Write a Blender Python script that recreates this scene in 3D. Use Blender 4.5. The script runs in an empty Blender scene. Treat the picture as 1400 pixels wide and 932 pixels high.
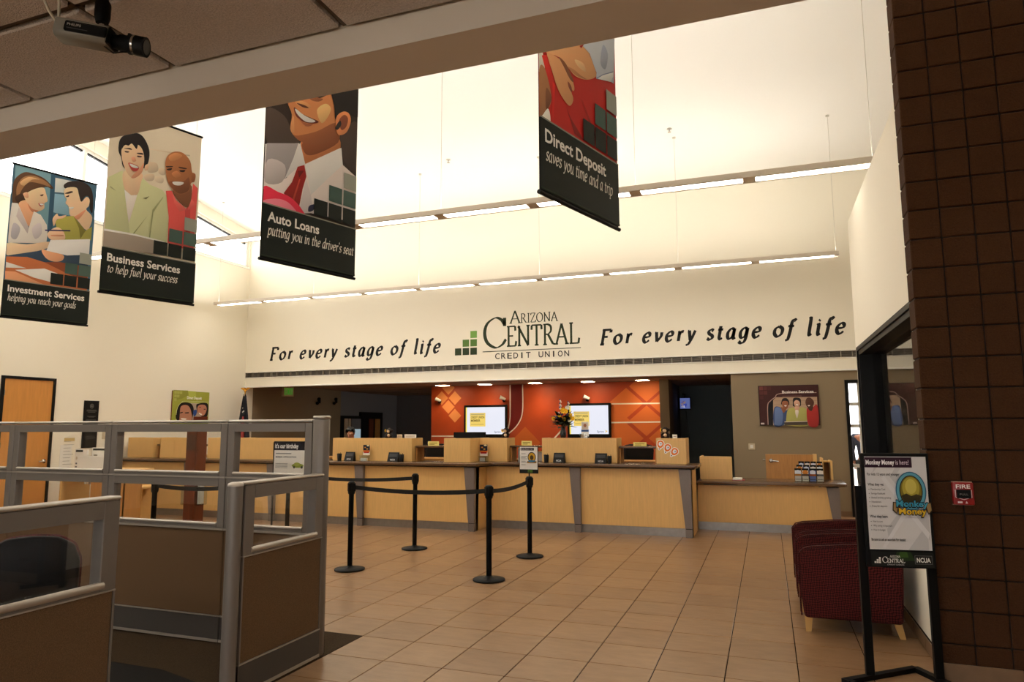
import bpy, bmesh, math, random
import numpy as np
from mathutils import Vector, Matrix
random.seed(7)
SC = bpy.context.scene
COL = SC.collection

# ------------------------------------------------------------------ camera
F_PX, PITCH, YAW, ROLL, EYE = 944.0, .1227, .3516, -.0041, 1.641
def _axes():
    cy, sy = math.cos(YAW), math.sin(YAW)
    f = np.array([-sy*math.cos(PITCH), cy*math.cos(PITCH), math.sin(PITCH)])
    r = np.array([cy, sy, 0.]); u = np.cross(r, f)
    return r*math.cos(ROLL)+u*math.sin(ROLL), u*math.cos(ROLL)-r*math.sin(ROLL), f
RR, UU, FF = _axes()
CAM = np.array([0, 0, EYE])
def ray(x, y): return RR*(x-700)/F_PX-UU*(y-466)/F_PX+FF
def on(ax, v, x, y):
    d = ray(x, y); return CAM+d*((v-CAM[ax])/d[ax])
def onX(v, x, y): return on(0, v, x, y)
def onY(v, x, y): return on(1, v, x, y)
def onZ(v, x, y): return on(2, v, x, y)
cd = bpy.data.cameras.new('camera'); cam = bpy.data.objects.new('camera', cd); COL.objects.link(cam)
cd.sensor_width = 36; cd.lens = F_PX/1400*36; cd.clip_start = .02; cd.clip_end = 300
cam.matrix_world = Matrix(((RR[0], UU[0], -FF[0], 0), (RR[1], UU[1], -FF[1], 0), (RR[2], UU[2], -FF[2], EYE), (0, 0, 0, 1)))
SC.camera = cam

# ------------------------------------------------------------------ light and exposure
W = bpy.data.worlds.new('sky'); SC.world = W; W.use_nodes = True
bg = W.node_tree.nodes['Background']; bg.inputs[0].default_value = (1, .985, .955, 1); bg.inputs[1].default_value = 7.0
SC.view_settings.view_transform = 'Standard'; SC.view_settings.look = 'None'
SC.view_settings.gamma = 1; SC.view_settings.use_curve_mapping = False
SC.view_settings.exposure = -0.08
SC.cycles.use_denoising = True
SC.cycles.max_bounces = 10; SC.cycles.diffuse_bounces = 5; SC.cycles.glossy_bounces = 4; SC.cycles.transparent_max_bounces = 16
SC.cycles.sample_clamp_indirect = 6; SC.cycles.caustics_reflective = False; SC.cycles.caustics_refractive = False
LENS_DOWN, LENS_UP, RECESS_LAMP, SPOT_W = 15.0, 44.0, 36.0, 40.0

# ------------------------------------------------------------------ materials
def lin(c):
    if isinstance(c, str): c = tuple(int(c[i:i+2], 16)/255 for i in (0, 2, 4))
    return tuple((v/12.92 if v <= .04045 else ((v+.055)/1.055)**2.4) for v in c)
MATS = {}
def mat(name, col, rough=.6, metal=0., noise=None, bump=None, spec=.5, coat=0., emit=None):
    """noise=(scale, amount, stretch xyz)  bump=(scale, strength)"""
    m = bpy.data.materials.new(name); m.use_nodes = True; nt = m.node_tree; b = nt.nodes['Principled BSDF']
    c = lin(col); b.inputs['Base Color'].default_value = (*c, 1); b.inputs['Roughness'].default_value = rough
    b.inputs['Metallic'].default_value = metal; b.inputs['Specular IOR Level'].default_value = spec
    b.inputs['Coat Weight'].default_value = coat
    if emit: b.inputs['Emission Color'].default_value = (*lin(emit[0]), 1); b.inputs['Emission Strength'].default_value = emit[1]
    N = nt.nodes.new; L = nt.links.new
    if noise or bump:
        g = N('ShaderNodeNewGeometry')
    if noise:
        mp = N('ShaderNodeMapping'); mp.inputs['Scale'].default_value = noise[2] if len(noise) > 2 else (1, 1, 1)
        L(g.outputs['Position'], mp.inputs['Vector'])
        n = N('ShaderNodeTexNoise'); n.inputs['Scale'].default_value = noise[0]; n.inputs['Detail'].default_value = 4
        L(mp.outputs[0], n.inputs['Vector'])
        mx = N('ShaderNodeMix'); mx.data_type = 'RGBA'
        a = noise[1]
        mx.inputs[6].default_value = (*[v*(1-a) for v in c], 1); mx.inputs[7].default_value = (*[min(1, v*(1+a)) for v in c], 1)
        rp = N('ShaderNodeValToRGB'); rp.color_ramp.elements[0].position = .3; rp.color_ramp.elements[1].position = .7
        L(n.outputs['Fac'], rp.inputs[0]); L(rp.outputs[0], mx.inputs[0]); L(mx.outputs[2], b.inputs['Base Color'])
    if bump:
        n2 = N('ShaderNodeTexNoise'); n2.inputs['Scale'].default_value = bump[0]; n2.inputs['Detail'].default_value = 3
        L(g.outputs['Position'], n2.inputs['Vector'])
        bp = N('ShaderNodeBump'); bp.inputs['Strength'].default_value = bump[1]; bp.inputs['Distance'].default_value = .01
        L(n2.outputs['Fac'], bp.inputs['Height']); L(bp.outputs[0], b.inputs['Normal'])
    MATS[name] = m
    return m
mat('cream', (.945, .92, .85), .75, bump=(60, .05))
mat('ceiling_white', (.955, .945, .92), .8)
mat('taupe', (.53, .465, .365), .8, bump=(90, .08))
mat('slate', (.47, .47, .48), .8)
mat('orange', (.71, .265, .06), .5, noise=(1.3, .16))
mat('blue_wall', (.47, .52, .53), .8)
mat('orange_light', (.80, .40, .17), .55, noise=(3, .1))
mat('maroon', (.40, .07, .06), .55)
mat('white_paint', (.93, .92, .89), .5)
mat('maple', (.86, .69, .43), .42, noise=(9, .055, (6, 6, .5)))
mat('maple_dark', (.70, .49, .25), .45, noise=(9, .12, (6, 6, .5)))
mat('door_wood', (.79, .54, .25), .42, noise=(5, .08, (5, 5, .5)))
mat('red_wood', (.42, .19, .08), .35, noise=(7, .2, (6, 6, .4)))
mat('granite', (.36, .26, .17), .25, noise=(160, .6))
mat('steel', (.60, .58, .56), .38, .85, noise=(14, .08))
mat('pilaster', (.46, .42, .40), .45, .25, noise=(60, .06))
mat('frame_grey', (.45, .42, .39), .45, .2)
mat('cap_silver', (.68, .645, .60), .32, .45)
mat('fabric_tan', (.40, .31, .225), .95, noise=(260, .25), bump=(320, .25), spec=.1)
mat('base_grey', (.27, .25, .235), .5, .1)
mat('black_metal', (.018, .016, .015), .5, spec=.15)
mat('black_plastic', (.026, .025, .025), .55, spec=.2)
mat('black_rubber', (.02, .02, .02), .8)
mat('dark_frame', (.022, .019, .017), .45, spec=.2)
mat('carpet', (.235, .185, .13), 1, noise=(220, .4), bump=(400, .5), spec=.1)
mat('mat_dark', (.075, .062, .05), .8, noise=(90, .2), spec=.15)
mat('grout', (.13, .085, .05), .95, spec=.1)
mat('block', (.255, .16, .09), .92, noise=(120, .16), bump=(85, .55), spec=.15)
mat('mortar', (.10, .07, .045), .95)
mat('base_tile', (.46, .36, .27), .45, noise=(12, .08))
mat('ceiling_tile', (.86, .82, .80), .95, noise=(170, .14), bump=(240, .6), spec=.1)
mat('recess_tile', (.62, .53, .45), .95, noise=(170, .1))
mat('tee', (.34, .29, .24), .6)
mat('beam', (.92, .885, .84), .8)
mat('aluminium', (.70, .66, .60), .35, .5)
mat('fixture', (.88, .84, .78), .5)
mat('cable', (.80, .78, .73), .6)
mat('chrome', (.75, .74, .72), .15, 1.)
mat('burgundy', (.34, .075, .08), .9, spec=.2)
mat('leg_wood', (.78, .62, .38), .4)
mat('camera_grey', (.52, .50, .46), .45)
mat('cable_white', (.80, .77, .70), .5)
mat('lens_glass', (.02, .02, .025), .05)
mat('paper', (.92, .91, .88), .7)
mat('paper_yellow', (.94, .88, .52), .7)
mat('gold', (.85, .62, .22), .25, .9)
mat('flag_blue', (.03, .035, .09), .85)
mat('vase', (.035, .03, .09), .08, coat=.5)
mat('leaf', (.07, .13, .04), .6)
mat('petal_yellow', (.93, .72, .05), .6)
mat('petal_purple', (.25, .14, .32), .6)
mat('petal_white', (.86, .83, .78), .6)
mat('plush_brown', (.14, .075, .05), .95, bump=(300, .5))
mat('plush_cream', (.86, .74, .6), .95)
mat('skin', (.66, .43, .32), .55)
mat('hair_dark', (.05, .03, .025), .6, bump=(200, .4))
mat('cloth_blue', (.12, .15, .25), .9)
mat('cloth_dark', (.04, .04, .05), .9)
mat('cloth_grey', (.30, .30, .33), .9)
mat('alarm_red', (.55, .06, .07), .35)
mat('wall_plate', (.80, .74, .62), .5)
mat('sign_beige', (.78, .70, .58), .5)
mat('pavement', (.62, .58, .52), .9, noise=(3, .1))
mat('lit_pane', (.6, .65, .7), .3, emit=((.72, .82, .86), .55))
mat('green_glow', (.2, .9, .2), .5, emit=((.25, 1, .25), 1.1))
mat('lamp_lens', (1, .95, .85), .5, emit=((1, .975, .93), LENS_DOWN))
mat('lamp_up', (1, .95, .85), .5, emit=((1, .98, .94), LENS_UP))
mat('recess_glow', (1, .95, .85), .5, emit=((1, .88, .70), RECESS_LAMP))
mat('spot_glow', (1, .9, .8), .5, emit=((1, .85, .6), 12))

def tile_material():
    m = bpy.data.materials.new('floor_tile'); m.use_nodes = True; nt = m.node_tree; b = nt.nodes['Principled BSDF']
    N = nt.nodes.new; L = nt.links.new
    g = N('ShaderNodeNewGeometry')
    mp = N('ShaderNodeMapping'); mp.vector_type = 'TEXTURE'
    mp.inputs['Location'].default_value = (TX0, TY0, 0); mp.inputs['Scale'].default_value = (TS, TS, 50)
    L(g.outputs['Position'], mp.inputs['Vector'])
    fl = N('ShaderNodeVectorMath'); fl.operation = 'FLOOR'; L(mp.outputs[0], fl.inputs[0])
    wn = N('ShaderNodeTexWhiteNoise'); wn.noise_dimensions = '2D'; L(fl.outputs[0], wn.inputs['Vector'])
    n = N('ShaderNodeTexNoise'); n.inputs['Scale'].default_value = 5; n.inputs['Detail'].default_value = 6
    off = N('ShaderNodeVectorMath'); off.operation = 'MULTIPLY_ADD'; off.inputs[1].default_value = (7.3, 3.1, 0)
    st = N('ShaderNodeMapping'); st.inputs['Scale'].default_value = (1, 3, 1); L(g.outputs['Position'], st.inputs['Vector'])
    L(fl.outputs[0], off.inputs[0]); L(st.outputs[0], off.inputs[2]); L(off.outputs[0], n.inputs['Vector'])
    ad = N('ShaderNodeMath'); ad.operation = 'MULTIPLY_ADD'; ad.inputs[1].default_value = .30
    L(wn.outputs['Value'], ad.inputs[0]); L(n.outputs['Fac'], ad.inputs[2])
    rp = N('ShaderNodeValToRGB'); e = rp.color_ramp.elements
    e[0].position = .35; e[0].color = (*lin((.475, .355, .245)), 1); e[1].position = 1.05; e[1].color = (*lin((.59, .46, .33)), 1)
    L(ad.outputs[0], rp.inputs[0]); L(rp.outputs[0], b.inputs['Base Color'])
    b.inputs['Roughness'].default_value = .29; b.inputs['Specular IOR Level'].default_value = .5
    n3 = N('ShaderNodeTexNoise'); n3.inputs['Scale'].default_value = 30; L(g.outputs['Position'], n3.inputs['Vector'])
    bp = N('ShaderNodeBump'); bp.inputs['Strength'].default_value = .08; bp.inputs['Distance'].default_value = .01
    L(n3.outputs['Fac'], bp.inputs['Height']); L(bp.outputs[0], b.inputs['Normal'])
    MATS['floor_tile'] = m
def glass_material(name, tint=(1, 1, 1), rough=.0, base=.04):
    m = bpy.data.materials.new(name); m.use_nodes = True; nt = m.node_tree; N = nt.nodes.new; L = nt.links.new
    nt.nodes.remove(nt.nodes['Principled BSDF']); o = nt.nodes['Material Output']
    t = N('ShaderNodeBsdfTransparent'); t.inputs[0].default_value = (*tint, 1)
    gl = N('ShaderNodeBsdfGlossy'); gl.inputs['Roughness'].default_value = rough
    lw = N('ShaderNodeLayerWeight'); lw.inputs[0].default_value = .5
    pw = N('ShaderNodeMath'); pw.operation = 'POWER'; pw.inputs[1].default_value = 5; L(lw.outputs['Facing'], pw.inputs[0])
    fr = N('ShaderNodeMath'); fr.operation = 'MULTIPLY_ADD'; fr.inputs[1].default_value = 1-base; fr.inputs[2].default_value = base; L(pw.outputs[0], fr.inputs[0])
    mx = N('ShaderNodeMixShader'); L(fr.outputs[0], mx.inputs[0]); L(t.outputs[0], mx.inputs[1]); L(gl.outputs[0], mx.inputs[2]); L(mx.outputs[0], o.inputs[0])
    MATS[name] = m
glass_material('glass'); glass_material('glass_office', (.62, .60, .55)); glass_material('acrylic', (.9, .92, .92))
def print_material(name, strength):
    m = bpy.data.materials.new(name); m.use_nodes = True; nt = m.node_tree; b = nt.nodes['Principled BSDF']
    a = nt.nodes.new('ShaderNodeVertexColor'); a.layer_name = 'Col'
    if strength: 
        nt.links.new(a.outputs[0], b.inputs['Emission Color']); b.inputs['Emission Strength'].default_value = strength; b.inputs['Base Color'].default_value = (.02, .02, .02, 1)
    else: nt.links.new(a.outputs[0], b.inputs['Base Color'])
    b.inputs['Roughness'].default_value = .55; b.inputs['Specular IOR Level'].default_value = .3
    MATS[name] = m
print_material('print', 0); print_material('screen', 1.0)
def weave_material():
    m = MATS['burgundy']; nt = m.node_tree; b = nt.nodes['Principled BSDF']; N = nt.nodes.new; L = nt.links.new
    g = N('ShaderNodeTexCoord')
    mp = N('ShaderNodeMapping'); mp.inputs['Rotation'].default_value = (0, .785, .2); mp.inputs['Scale'].default_value = (75, 75, 75); L(g.outputs['Object'], mp.inputs['Vector'])
    ck = N('ShaderNodeTexChecker'); ck.inputs['Scale'].default_value = 1
    ck.inputs['Color1'].default_value = (*lin((.325, .11, .105)), 1); ck.inputs['Color2'].default_value = (*lin((.17, .05, .05)), 1)
    L(mp.outputs[0], ck.inputs['Vector']); L(ck.outputs[0], b.inputs['Base Color'])
weave_material()

# ------------------------------------------------------------------ mesh helpers
class MB:
    def __init__(s): s.v = []; s.f = []; s.m = []; s.mats = []; s.sm = []
    def mi(s, m):
        if m not in s.mats: s.mats.append(m)
        return s.mats.index(m)
    def add(s, vs, fs, m, smooth=False):
        o = len(s.v); s.v += [tuple(map(float, v)) for v in vs]; k = s.mi(m)
        for f in fs: s.f.append([o+i for i in f]); s.m.append(k); s.sm.append(smooth)
        return s
    def box(s, x0, x1, y0, y1, z0, z1, m, bev=0., seg=1):
        x0, x1 = min(x0, x1), max(x0, x1); y0, y1 = min(y0, y1), max(y0, y1); z0, z1 = min(z0, z1), max(z0, z1)
        if bev:
            b = bmesh.new(); bmesh.ops.create_cube(b, size=1)
            for v in b.verts: v.co = Vector((x0+(v.co.x+.5)*(x1-x0), y0+(v.co.y+.5)*(y1-y0), z0+(v.co.z+.5)*(z1-z0)))
            bmesh.ops.bevel(b, geom=b.edges[:], offset=bev, segments=seg, affect='EDGES', profile=.5)
            return s.bm(b, m, seg > 1)
        vs = [(x, y, z) for x in (x0, x1) for y in (y0, y1) for z in (z0, z1)]
        return s.add(vs, [(0, 1, 3, 2), (4, 6, 7, 5), (0, 4, 5, 1), (2, 3, 7, 6), (0, 2, 6, 4), (1, 5, 7, 3)], m)
    def bm(s, b, m, smooth=False, free=True):
        b.verts.index_update()
        s.add([v.co[:] for v in b.verts], [[v.index for v in f.verts] for f in b.faces], m, smooth)
        if free: b.free()
        return s
    def prism(s, pts, axis, a, b, m, bev=0., seg=2):
        """pts: 2D outline in the two other axes; extruded along axis from a to b"""
        def P(p, t): 
            q = list(p); q.insert(axis, t); return q
        n = len(pts)
        if bev:
            bm_ = bmesh.new(); A = [bm_.verts.new(P(p, a)) for p in pts]; B = [bm_.verts.new(P(p, b)) for p in pts]
            bm_.faces.new(A); bm_.faces.new(B[::-1])
            for i in range(n): bm_.faces.new((A[i], B[i], B[(i+1) % n], A[(i+1) % n]))
            bmesh.ops.recalc_face_normals(bm_, faces=bm_.faces[:])
            bmesh.ops.bevel(bm_, geom=bm_.edges[:], offset=bev, segments=seg, affect='EDGES', profile=.5)
            return s.bm(bm_, m, True)
        vs = [P(p, a) for p in pts]+[P(p, b) for p in pts]
        fs = [list(range(n)), list(range(2*n-1, n-1, -1))]+[(i, i+n, (i+1) % n+n, (i+1) % n) for i in range(n)]
        return s.add(vs, fs, m)
    def tube(s, path, r, m, n=10, caps=True):
        path = [np.array(p, float) for p in path]; rs = r if isinstance(r, (list, tuple)) else [r]*len(path)
        vs = []; up = None
        for i, p in enumerate(path):
            t = path[min(i+1, len(path)-1)]-path[max(i-1, 0)]; t = t/(np.linalg.norm(t)+1e-12)
            if up is None: up = np.array([0, 0, 1.]) if abs(t[2]) < .9 else np.array([1., 0, 0])
            a = np.cross(t, up); a /= np.linalg.norm(a)+1e-12; b = np.cross(t, a); up = np.cross(a, t)
            for k in range(n):
                q = 2*math.pi*k/n; vs.append(p+rs[i]*(a*math.cos(q)+b*math.sin(q)))
        fs = [(i*n+k, i*n+(k+1) % n, (i+1)*n+(k+1) % n, (i+1)*n+k) for i in range(len(path)-1) for k in range(n)]
        s.add(vs, fs, m, True)
        if caps:
            L = len(path)-1; s.add(vs[:n], [list(range(n))], m); s.add(vs[L*n:], [list(range(n))[::-1]], m)
        return s
    def lathe(s, prof, c, m, n=24, smooth=True):
        vs = []; 
        for r, z in prof:
            for k in range(n): q = 2*math.pi*k/n; vs.append((c[0]+r*math.cos(q), c[1]+r*math.sin(q), c[2]+z))
        fs = [(i*n+k, i*n+(k+1) % n, (i+1)*n+(k+1) % n, (i+1)*n+k) for i in range(len(prof)-1) for k in range(n)]
        s.add(vs, fs, m, smooth)
        s.add(vs[:n], [list(range(n))[::-1]], m); s.add(vs[-n:], [list(range(n))], m)
        return s
    def ball(s, c, r, m, n=12, sc=(1, 1, 1)):
        b = bmesh.new(); bmesh.ops.create_uvsphere(b, u_segments=n, v_segments=max(6, n*2//3), radius=1)
        for v in b.verts: v.co = Vector((c[0]+v.co.x*r*sc[0], c[1]+v.co.y*r*sc[1], c[2]+v.co.z*r*sc[2]))
        return s.bm(b, m, True)
    def quad(s, a, b, c, d, m): return s.add([a, b, c, d], [(0, 1, 2, 3)], m)
    def xf(s, M):
        s.v = [tuple(M @ Vector(v)) for v in s.v]; return s
    def build(s, name, parent=None, local=False):
        me = bpy.data.meshes.new(name); me.from_pydata(s.v, [], s.f); me.update()
        for m in s.mats: me.materials.append(MATS[m])
        me.polygons.foreach_set('material_index', s.m); me.polygons.foreach_set('use_smooth', s.sm)
        b = bmesh.new(); b.from_mesh(me); bmesh.ops.recalc_face_normals(b, faces=b.faces[:]); b.to_mesh(me); b.free()
        return link(name, me, parent, local)
def link(name, me, parent=None, local=False):
    o = bpy.data.objects.new(name, me); COL.objects.link(o)
    if parent is not None:
        o.parent = parent
        if not local and parent.get('_w'): o.location = -Vector(parent.location)
    return o
def tag(o, label=None, cat=None, group=None, kind=None):
    if label: o['label'] = label
    if cat: o['category'] = cat
    if group: o['group'] = group
    if kind: o['kind'] = kind
    return o
def thing(name, loc, label, cat, group=None, rz=0, world=True):
    """an Empty at the thing's base; world=True: its parts are modelled in room coordinates"""
    o = bpy.data.objects.new(name, None); COL.objects.link(o); o.location = tuple(map(float, loc)); o.rotation_euler[2] = rz; o.empty_display_size = .1
    tag(o, label, cat, group); 
    if world: o['_w'] = 1
    return o
def struct(name, mb, parent=None):
    o = mb.build(name, parent)
    if parent is None: o['kind'] = 'structure'
    return o
def dup(o, loc=None, label=None, rz=None, parent=None):
    c = o.copy(); COL.objects.link(c)
    if parent is not None: c.parent = parent
    if loc is not None: c.location = tuple(map(float, loc))
    if rz is not None: c.rotation_euler[2] = rz
    if label: c['label'] = label
    for ch in [x for x in o.children]: dup(ch, parent=c)
    return c

# ------------------------------------------------------------------ flat print on real planes
def smooth_closed(pts, k=5):
    n = len(pts); out = []
    for i in range(n):
        p0, p1, p2, p3 = [np.array(pts[(i+j) % n], float) for j in (-1, 0, 1, 2)]
        for t in np.linspace(0, 1, k, endpoint=False):
            out.append(.5*((2*p1)+(p2-p0)*t+(2*p0-5*p1+4*p2-p3)*t*t+(3*p1-p0-3*p2+p3)*t**3))
    return out
def smooth_open(pts, k=6):
    P = [np.array(p, float) for p in pts]; P = [2*P[0]-P[1]]+P+[2*P[-1]-P[-2]]; out = []
    for i in range(1, len(P)-2):
        p0, p1, p2, p3 = P[i-1:i+3]
        for t in np.linspace(0, 1, k, endpoint=False):
            out.append(.5*((2*p1)+(p2-p0)*t+(2*p0-5*p1+4*p2-p3)*t*t+(3*p1-p0-3*p2+p3)*t**3))
    out.append(P[-2]); return out
_FONT_CACHE = {}
def sans(txt, bold=0.):
    key = (txt, bold)
    if key in _FONT_CACHE: return _FONT_CACHE[key]
    cu = bpy.data.curves.new('t', 'FONT'); cu.body = txt; cu.size = 1; cu.offset = bold; cu.resolution_u = 3; cu.fill_mode = 'FRONT'
    ob = bpy.data.objects.new('t', cu); COL.objects.link(ob)
    me = ob.to_mesh(); vs = [(v.co.x, v.co.y) for v in me.vertices]; fs = [list(p.vertices) for p in me.polygons]
    ob.to_mesh_clear(); bpy.data.objects.remove(ob); bpy.data.curves.remove(cu)
    if not vs: vs, fs = [(0, 0)], []
    x0 = min(v[0] for v in vs); vs = [(x-x0, y) for x, y in vs]
    _FONT_CACHE[key] = (vs, fs); return vs, fs
s, l = 's', 'l'
G = {
 'o': (.5, [(s, (.25, .46), (.08, .34), (.06, .14), (.22, 0), (.40, .12), (.42, .33), (.25, .46))]),
 'e': (.45, [(s, (.08, .24), (.33, .27), (.37, .40), (.24, .46), (.08, .32), (.07, .12), (.2, 0), (.38, .10))]),
 'v': (.46, [(l, (.03, .44), (.1, .46), (.2, .02)), (s, (.2, .02), (.38, .25), (.40, .45))]),
 'y': (.46, [(l, (.03, .45), (.1, .46), (.22, .03)), (s, (.42, .46), (.3, .12), (.15, -.16), (.02, -.2))]),
 'r': (.36, [(l, (.04, .42), (.12, .46), (.12, 0)), (s, (.12, .28), (.22, .44), (.34, .42))]),
 's': (.36, [(s, (.32, .40), (.2, .46), (.08, .38), (.12, .27), (.26, .19), (.3, .08), (.17, 0), (.03, .06))]),
 't': (.32, [(s, (.14, .60), (.13, .3), (.13, .08), (.2, 0), (.29, .05)), (l, (.02, .44), (.28, .44))]),
 'a': (.48, [(s, (.38, .42), (.22, .46), (.07, .30), (.07, .1), (.18, 0), (.32, .12), (.38, .42)), (s, (.38, .46), (.36, .1), (.40, 0), (.47, .05))]),
 'g': (.48, [(s, (.38, .42), (.22, .46), (.07, .30), (.07, .1), (.18, .02), (.32, .12), (.38, .42)), (s, (.39, .46), (.36, 0), (.28, -.18), (.14, -.22), (.02, -.14))]),
 'f': (.34, [(s, (.36, .66), (.28, .73), (.18, .62), (.14, .2), (.08, -.14), (-.04, -.18)), (l, (.02, .44), (.3, .44))]),
 'l': (.25, [(s, (.05, .72), (.12, .74), (.12, .1), (.16, 0), (.24, .05))]),
 'i': (.25, [(s, (.03, .42), (.11, .46), (.11, .1), (.15, 0), (.23, .05)), (l, (.10, .60), (.15, .66))]),
 'h': (.5, [(l, (.03, .72), (.1, .74), (.1, 0)), (s, (.1, .28), (.24, .45), (.36, .40), (.36, .1), (.4, 0), (.48, .05))]),
 'n': (.5, [(l, (.03, .42), (.1, .46), (.1, 0)), (s, (.1, .28), (.24, .45), (.36, .40), (.36, .1), (.4, 0), (.48, .05))]),
 'm': (.76, [(l, (.03, .42), (.1, .46), (.1, 0)), (s, (.1, .28), (.24, .45), (.36, .40), (.36, 0)), (s, (.36, .28), (.5, .45), (.62, .40), (.62, .1), (.66, 0), (.74, .05))]),
 'u': (.5, [(s, (.03, .42), (.1, .46), (.09, .1), (.18, 0), (.32, .12), (.38, .44)), (s, (.38, .46), (.36, .1), (.4, 0), (.48, .05))]),
 'p': (.5, [(l, (.03, .42), (.1, .46), (.08, -.2)), (s, (.1, .3), (.24, .46), (.40, .38), (.40, .12), (.24, 0), (.1, .08)), (l, (0, -.2), (.18, -.2))]),
 'c': (.42, [(s, (.36, .38), (.24, .46), (.08, .32), (.07, .12), (.2, 0), (.36, .1))]),
 'd': (.5, [(s, (.38, .42), (.22, .46), (.07, .30), (.07, .1), (.18, 0), (.32, .12), (.38, .42)), (s, (.34, .72), (.4, .74), (.37, .1), (.41, 0), (.48, .05))]),
 "'": (.16, [(l, (.08, .74), (.05, .58))]), ' ': (.27, []),
 'F': (.6, [(l, (.14, .70), (.14, 0)), (l, (.04, .70), (.54, .70), (.54, .56)), (l, (.14, .36), (.40, .36)), (l, (.03, 0), (.26, 0))]),
 'A': (.74, [(l, (.06, 0), (.35, .70)), (l, (.35, .70), (.64, 0)), (l, (.17, .24), (.53, .24)), (l, (-.02, 0), (.15, 0)), (l, (.54, 0), (.76, 0))]),
 'R': (.70, [(l, (.13, 0), (.13, .7)), (s, (.04, .7), (.3, .7), (.46, .62), (.46, .46), (.3, .36), (.13, .36)), (l, (.3, .36), (.58, .02), (.70, 0)), (l, (.03, 0), (.24, 0))]),
 'I': (.32, [(l, (.16, 0), (.16, .7)), (l, (.05, 0), (.27, 0)), (l, (.05, .7), (.27, .7))]),
 'Z': (.62, [(l, (.06, .56), (.08, .7), (.56, .7)), (l, (.54, .7), (.06, 0)), (l, (.06, 0), (.56, 0), (.58, .16))]),
 'O': (.78, [(s, (.38, .71), (.13, .58), (.06, .35), (.13, .12), (.38, -.01), (.63, .12), (.70, .35), (.63, .58), (.38, .71))]),
 'N': (.78, [(l, (.12, 0), (.12, .7)), (l, (.05, .7), (.64, 0)), (l, (.64, 0), (.64, .7)), (l, (.03, 0), (.22, 0)), (l, (.54, .7), (.74, .7))]),
 'C': (.74, [(s, (.66, .54), (.56, .66), (.38, .71), (.14, .58), (.06, .35), (.14, .12), (.38, -.01), (.58, .05), (.70, .18)), (l, (.66, .50), (.66, .70))]),
 'E': (.62, [(l, (.13, 0), (.13, .7)), (l, (.03, .7), (.52, .7), (.53, .54)), (l, (.13, .36), (.4, .36)), (l, (.03, 0), (.54, 0), (.58, .17))]),
 'T': (.66, [(l, (.33, 0), (.33, .7)), (l, (.04, .54), (.05, .7), (.61, .7), (.62, .54)), (l, (.22, 0), (.44, 0))]),
 'L': (.6, [(l, (.13, 0), (.13, .7)), (l, (.03, 0), (.53, 0), (.57, .18)), (l, (.03, .7), (.24, .7))]),
}
def ribbon(pts, thick, thin, nib):
    P = [np.array(p, float) for p in pts]; L = []; R = []
    for i in range(len(P)):
        t = P[min(i+1, len(P)-1)]-P[max(i-1, 0)]; n = np.linalg.norm(t)+1e-9; t = t/n
        w = thin+(thick-thin)*abs(t[0]*math.sin(nib)-t[1]*math.cos(nib)); nn = np.array([-t[1], t[0]])
        L.append(P[i]+nn*w/2); R.append(P[i]-nn*w/2)
    return L, R
def serif(txt, slant=0., thick=.11, thin=.03, track=0., nib=.2):
    vs, fs = [], []; x = 0
    for ch in txt:
        adv, strokes = G[ch]
        for st in strokes:
            if st[0] == 's': segs = [smooth_open(st[1:])]
            else: segs = [[st[i], st[i+1]] for i in range(1, len(st)-1)]
            for seg in segs:
                L, R = ribbon(seg, thick, thin, nib); o = len(vs)
                for a, b in zip(L, R): vs += [(x+a[0]+slant*a[1], a[1]), (x+b[0]+slant*b[1], b[1])]
                fs += [[o+2*i, o+2*i+1, o+2*i+3, o+2*i+2] for i in range(len(L)-1)]
        x += adv+track
    return vs, fs, x-track
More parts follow.
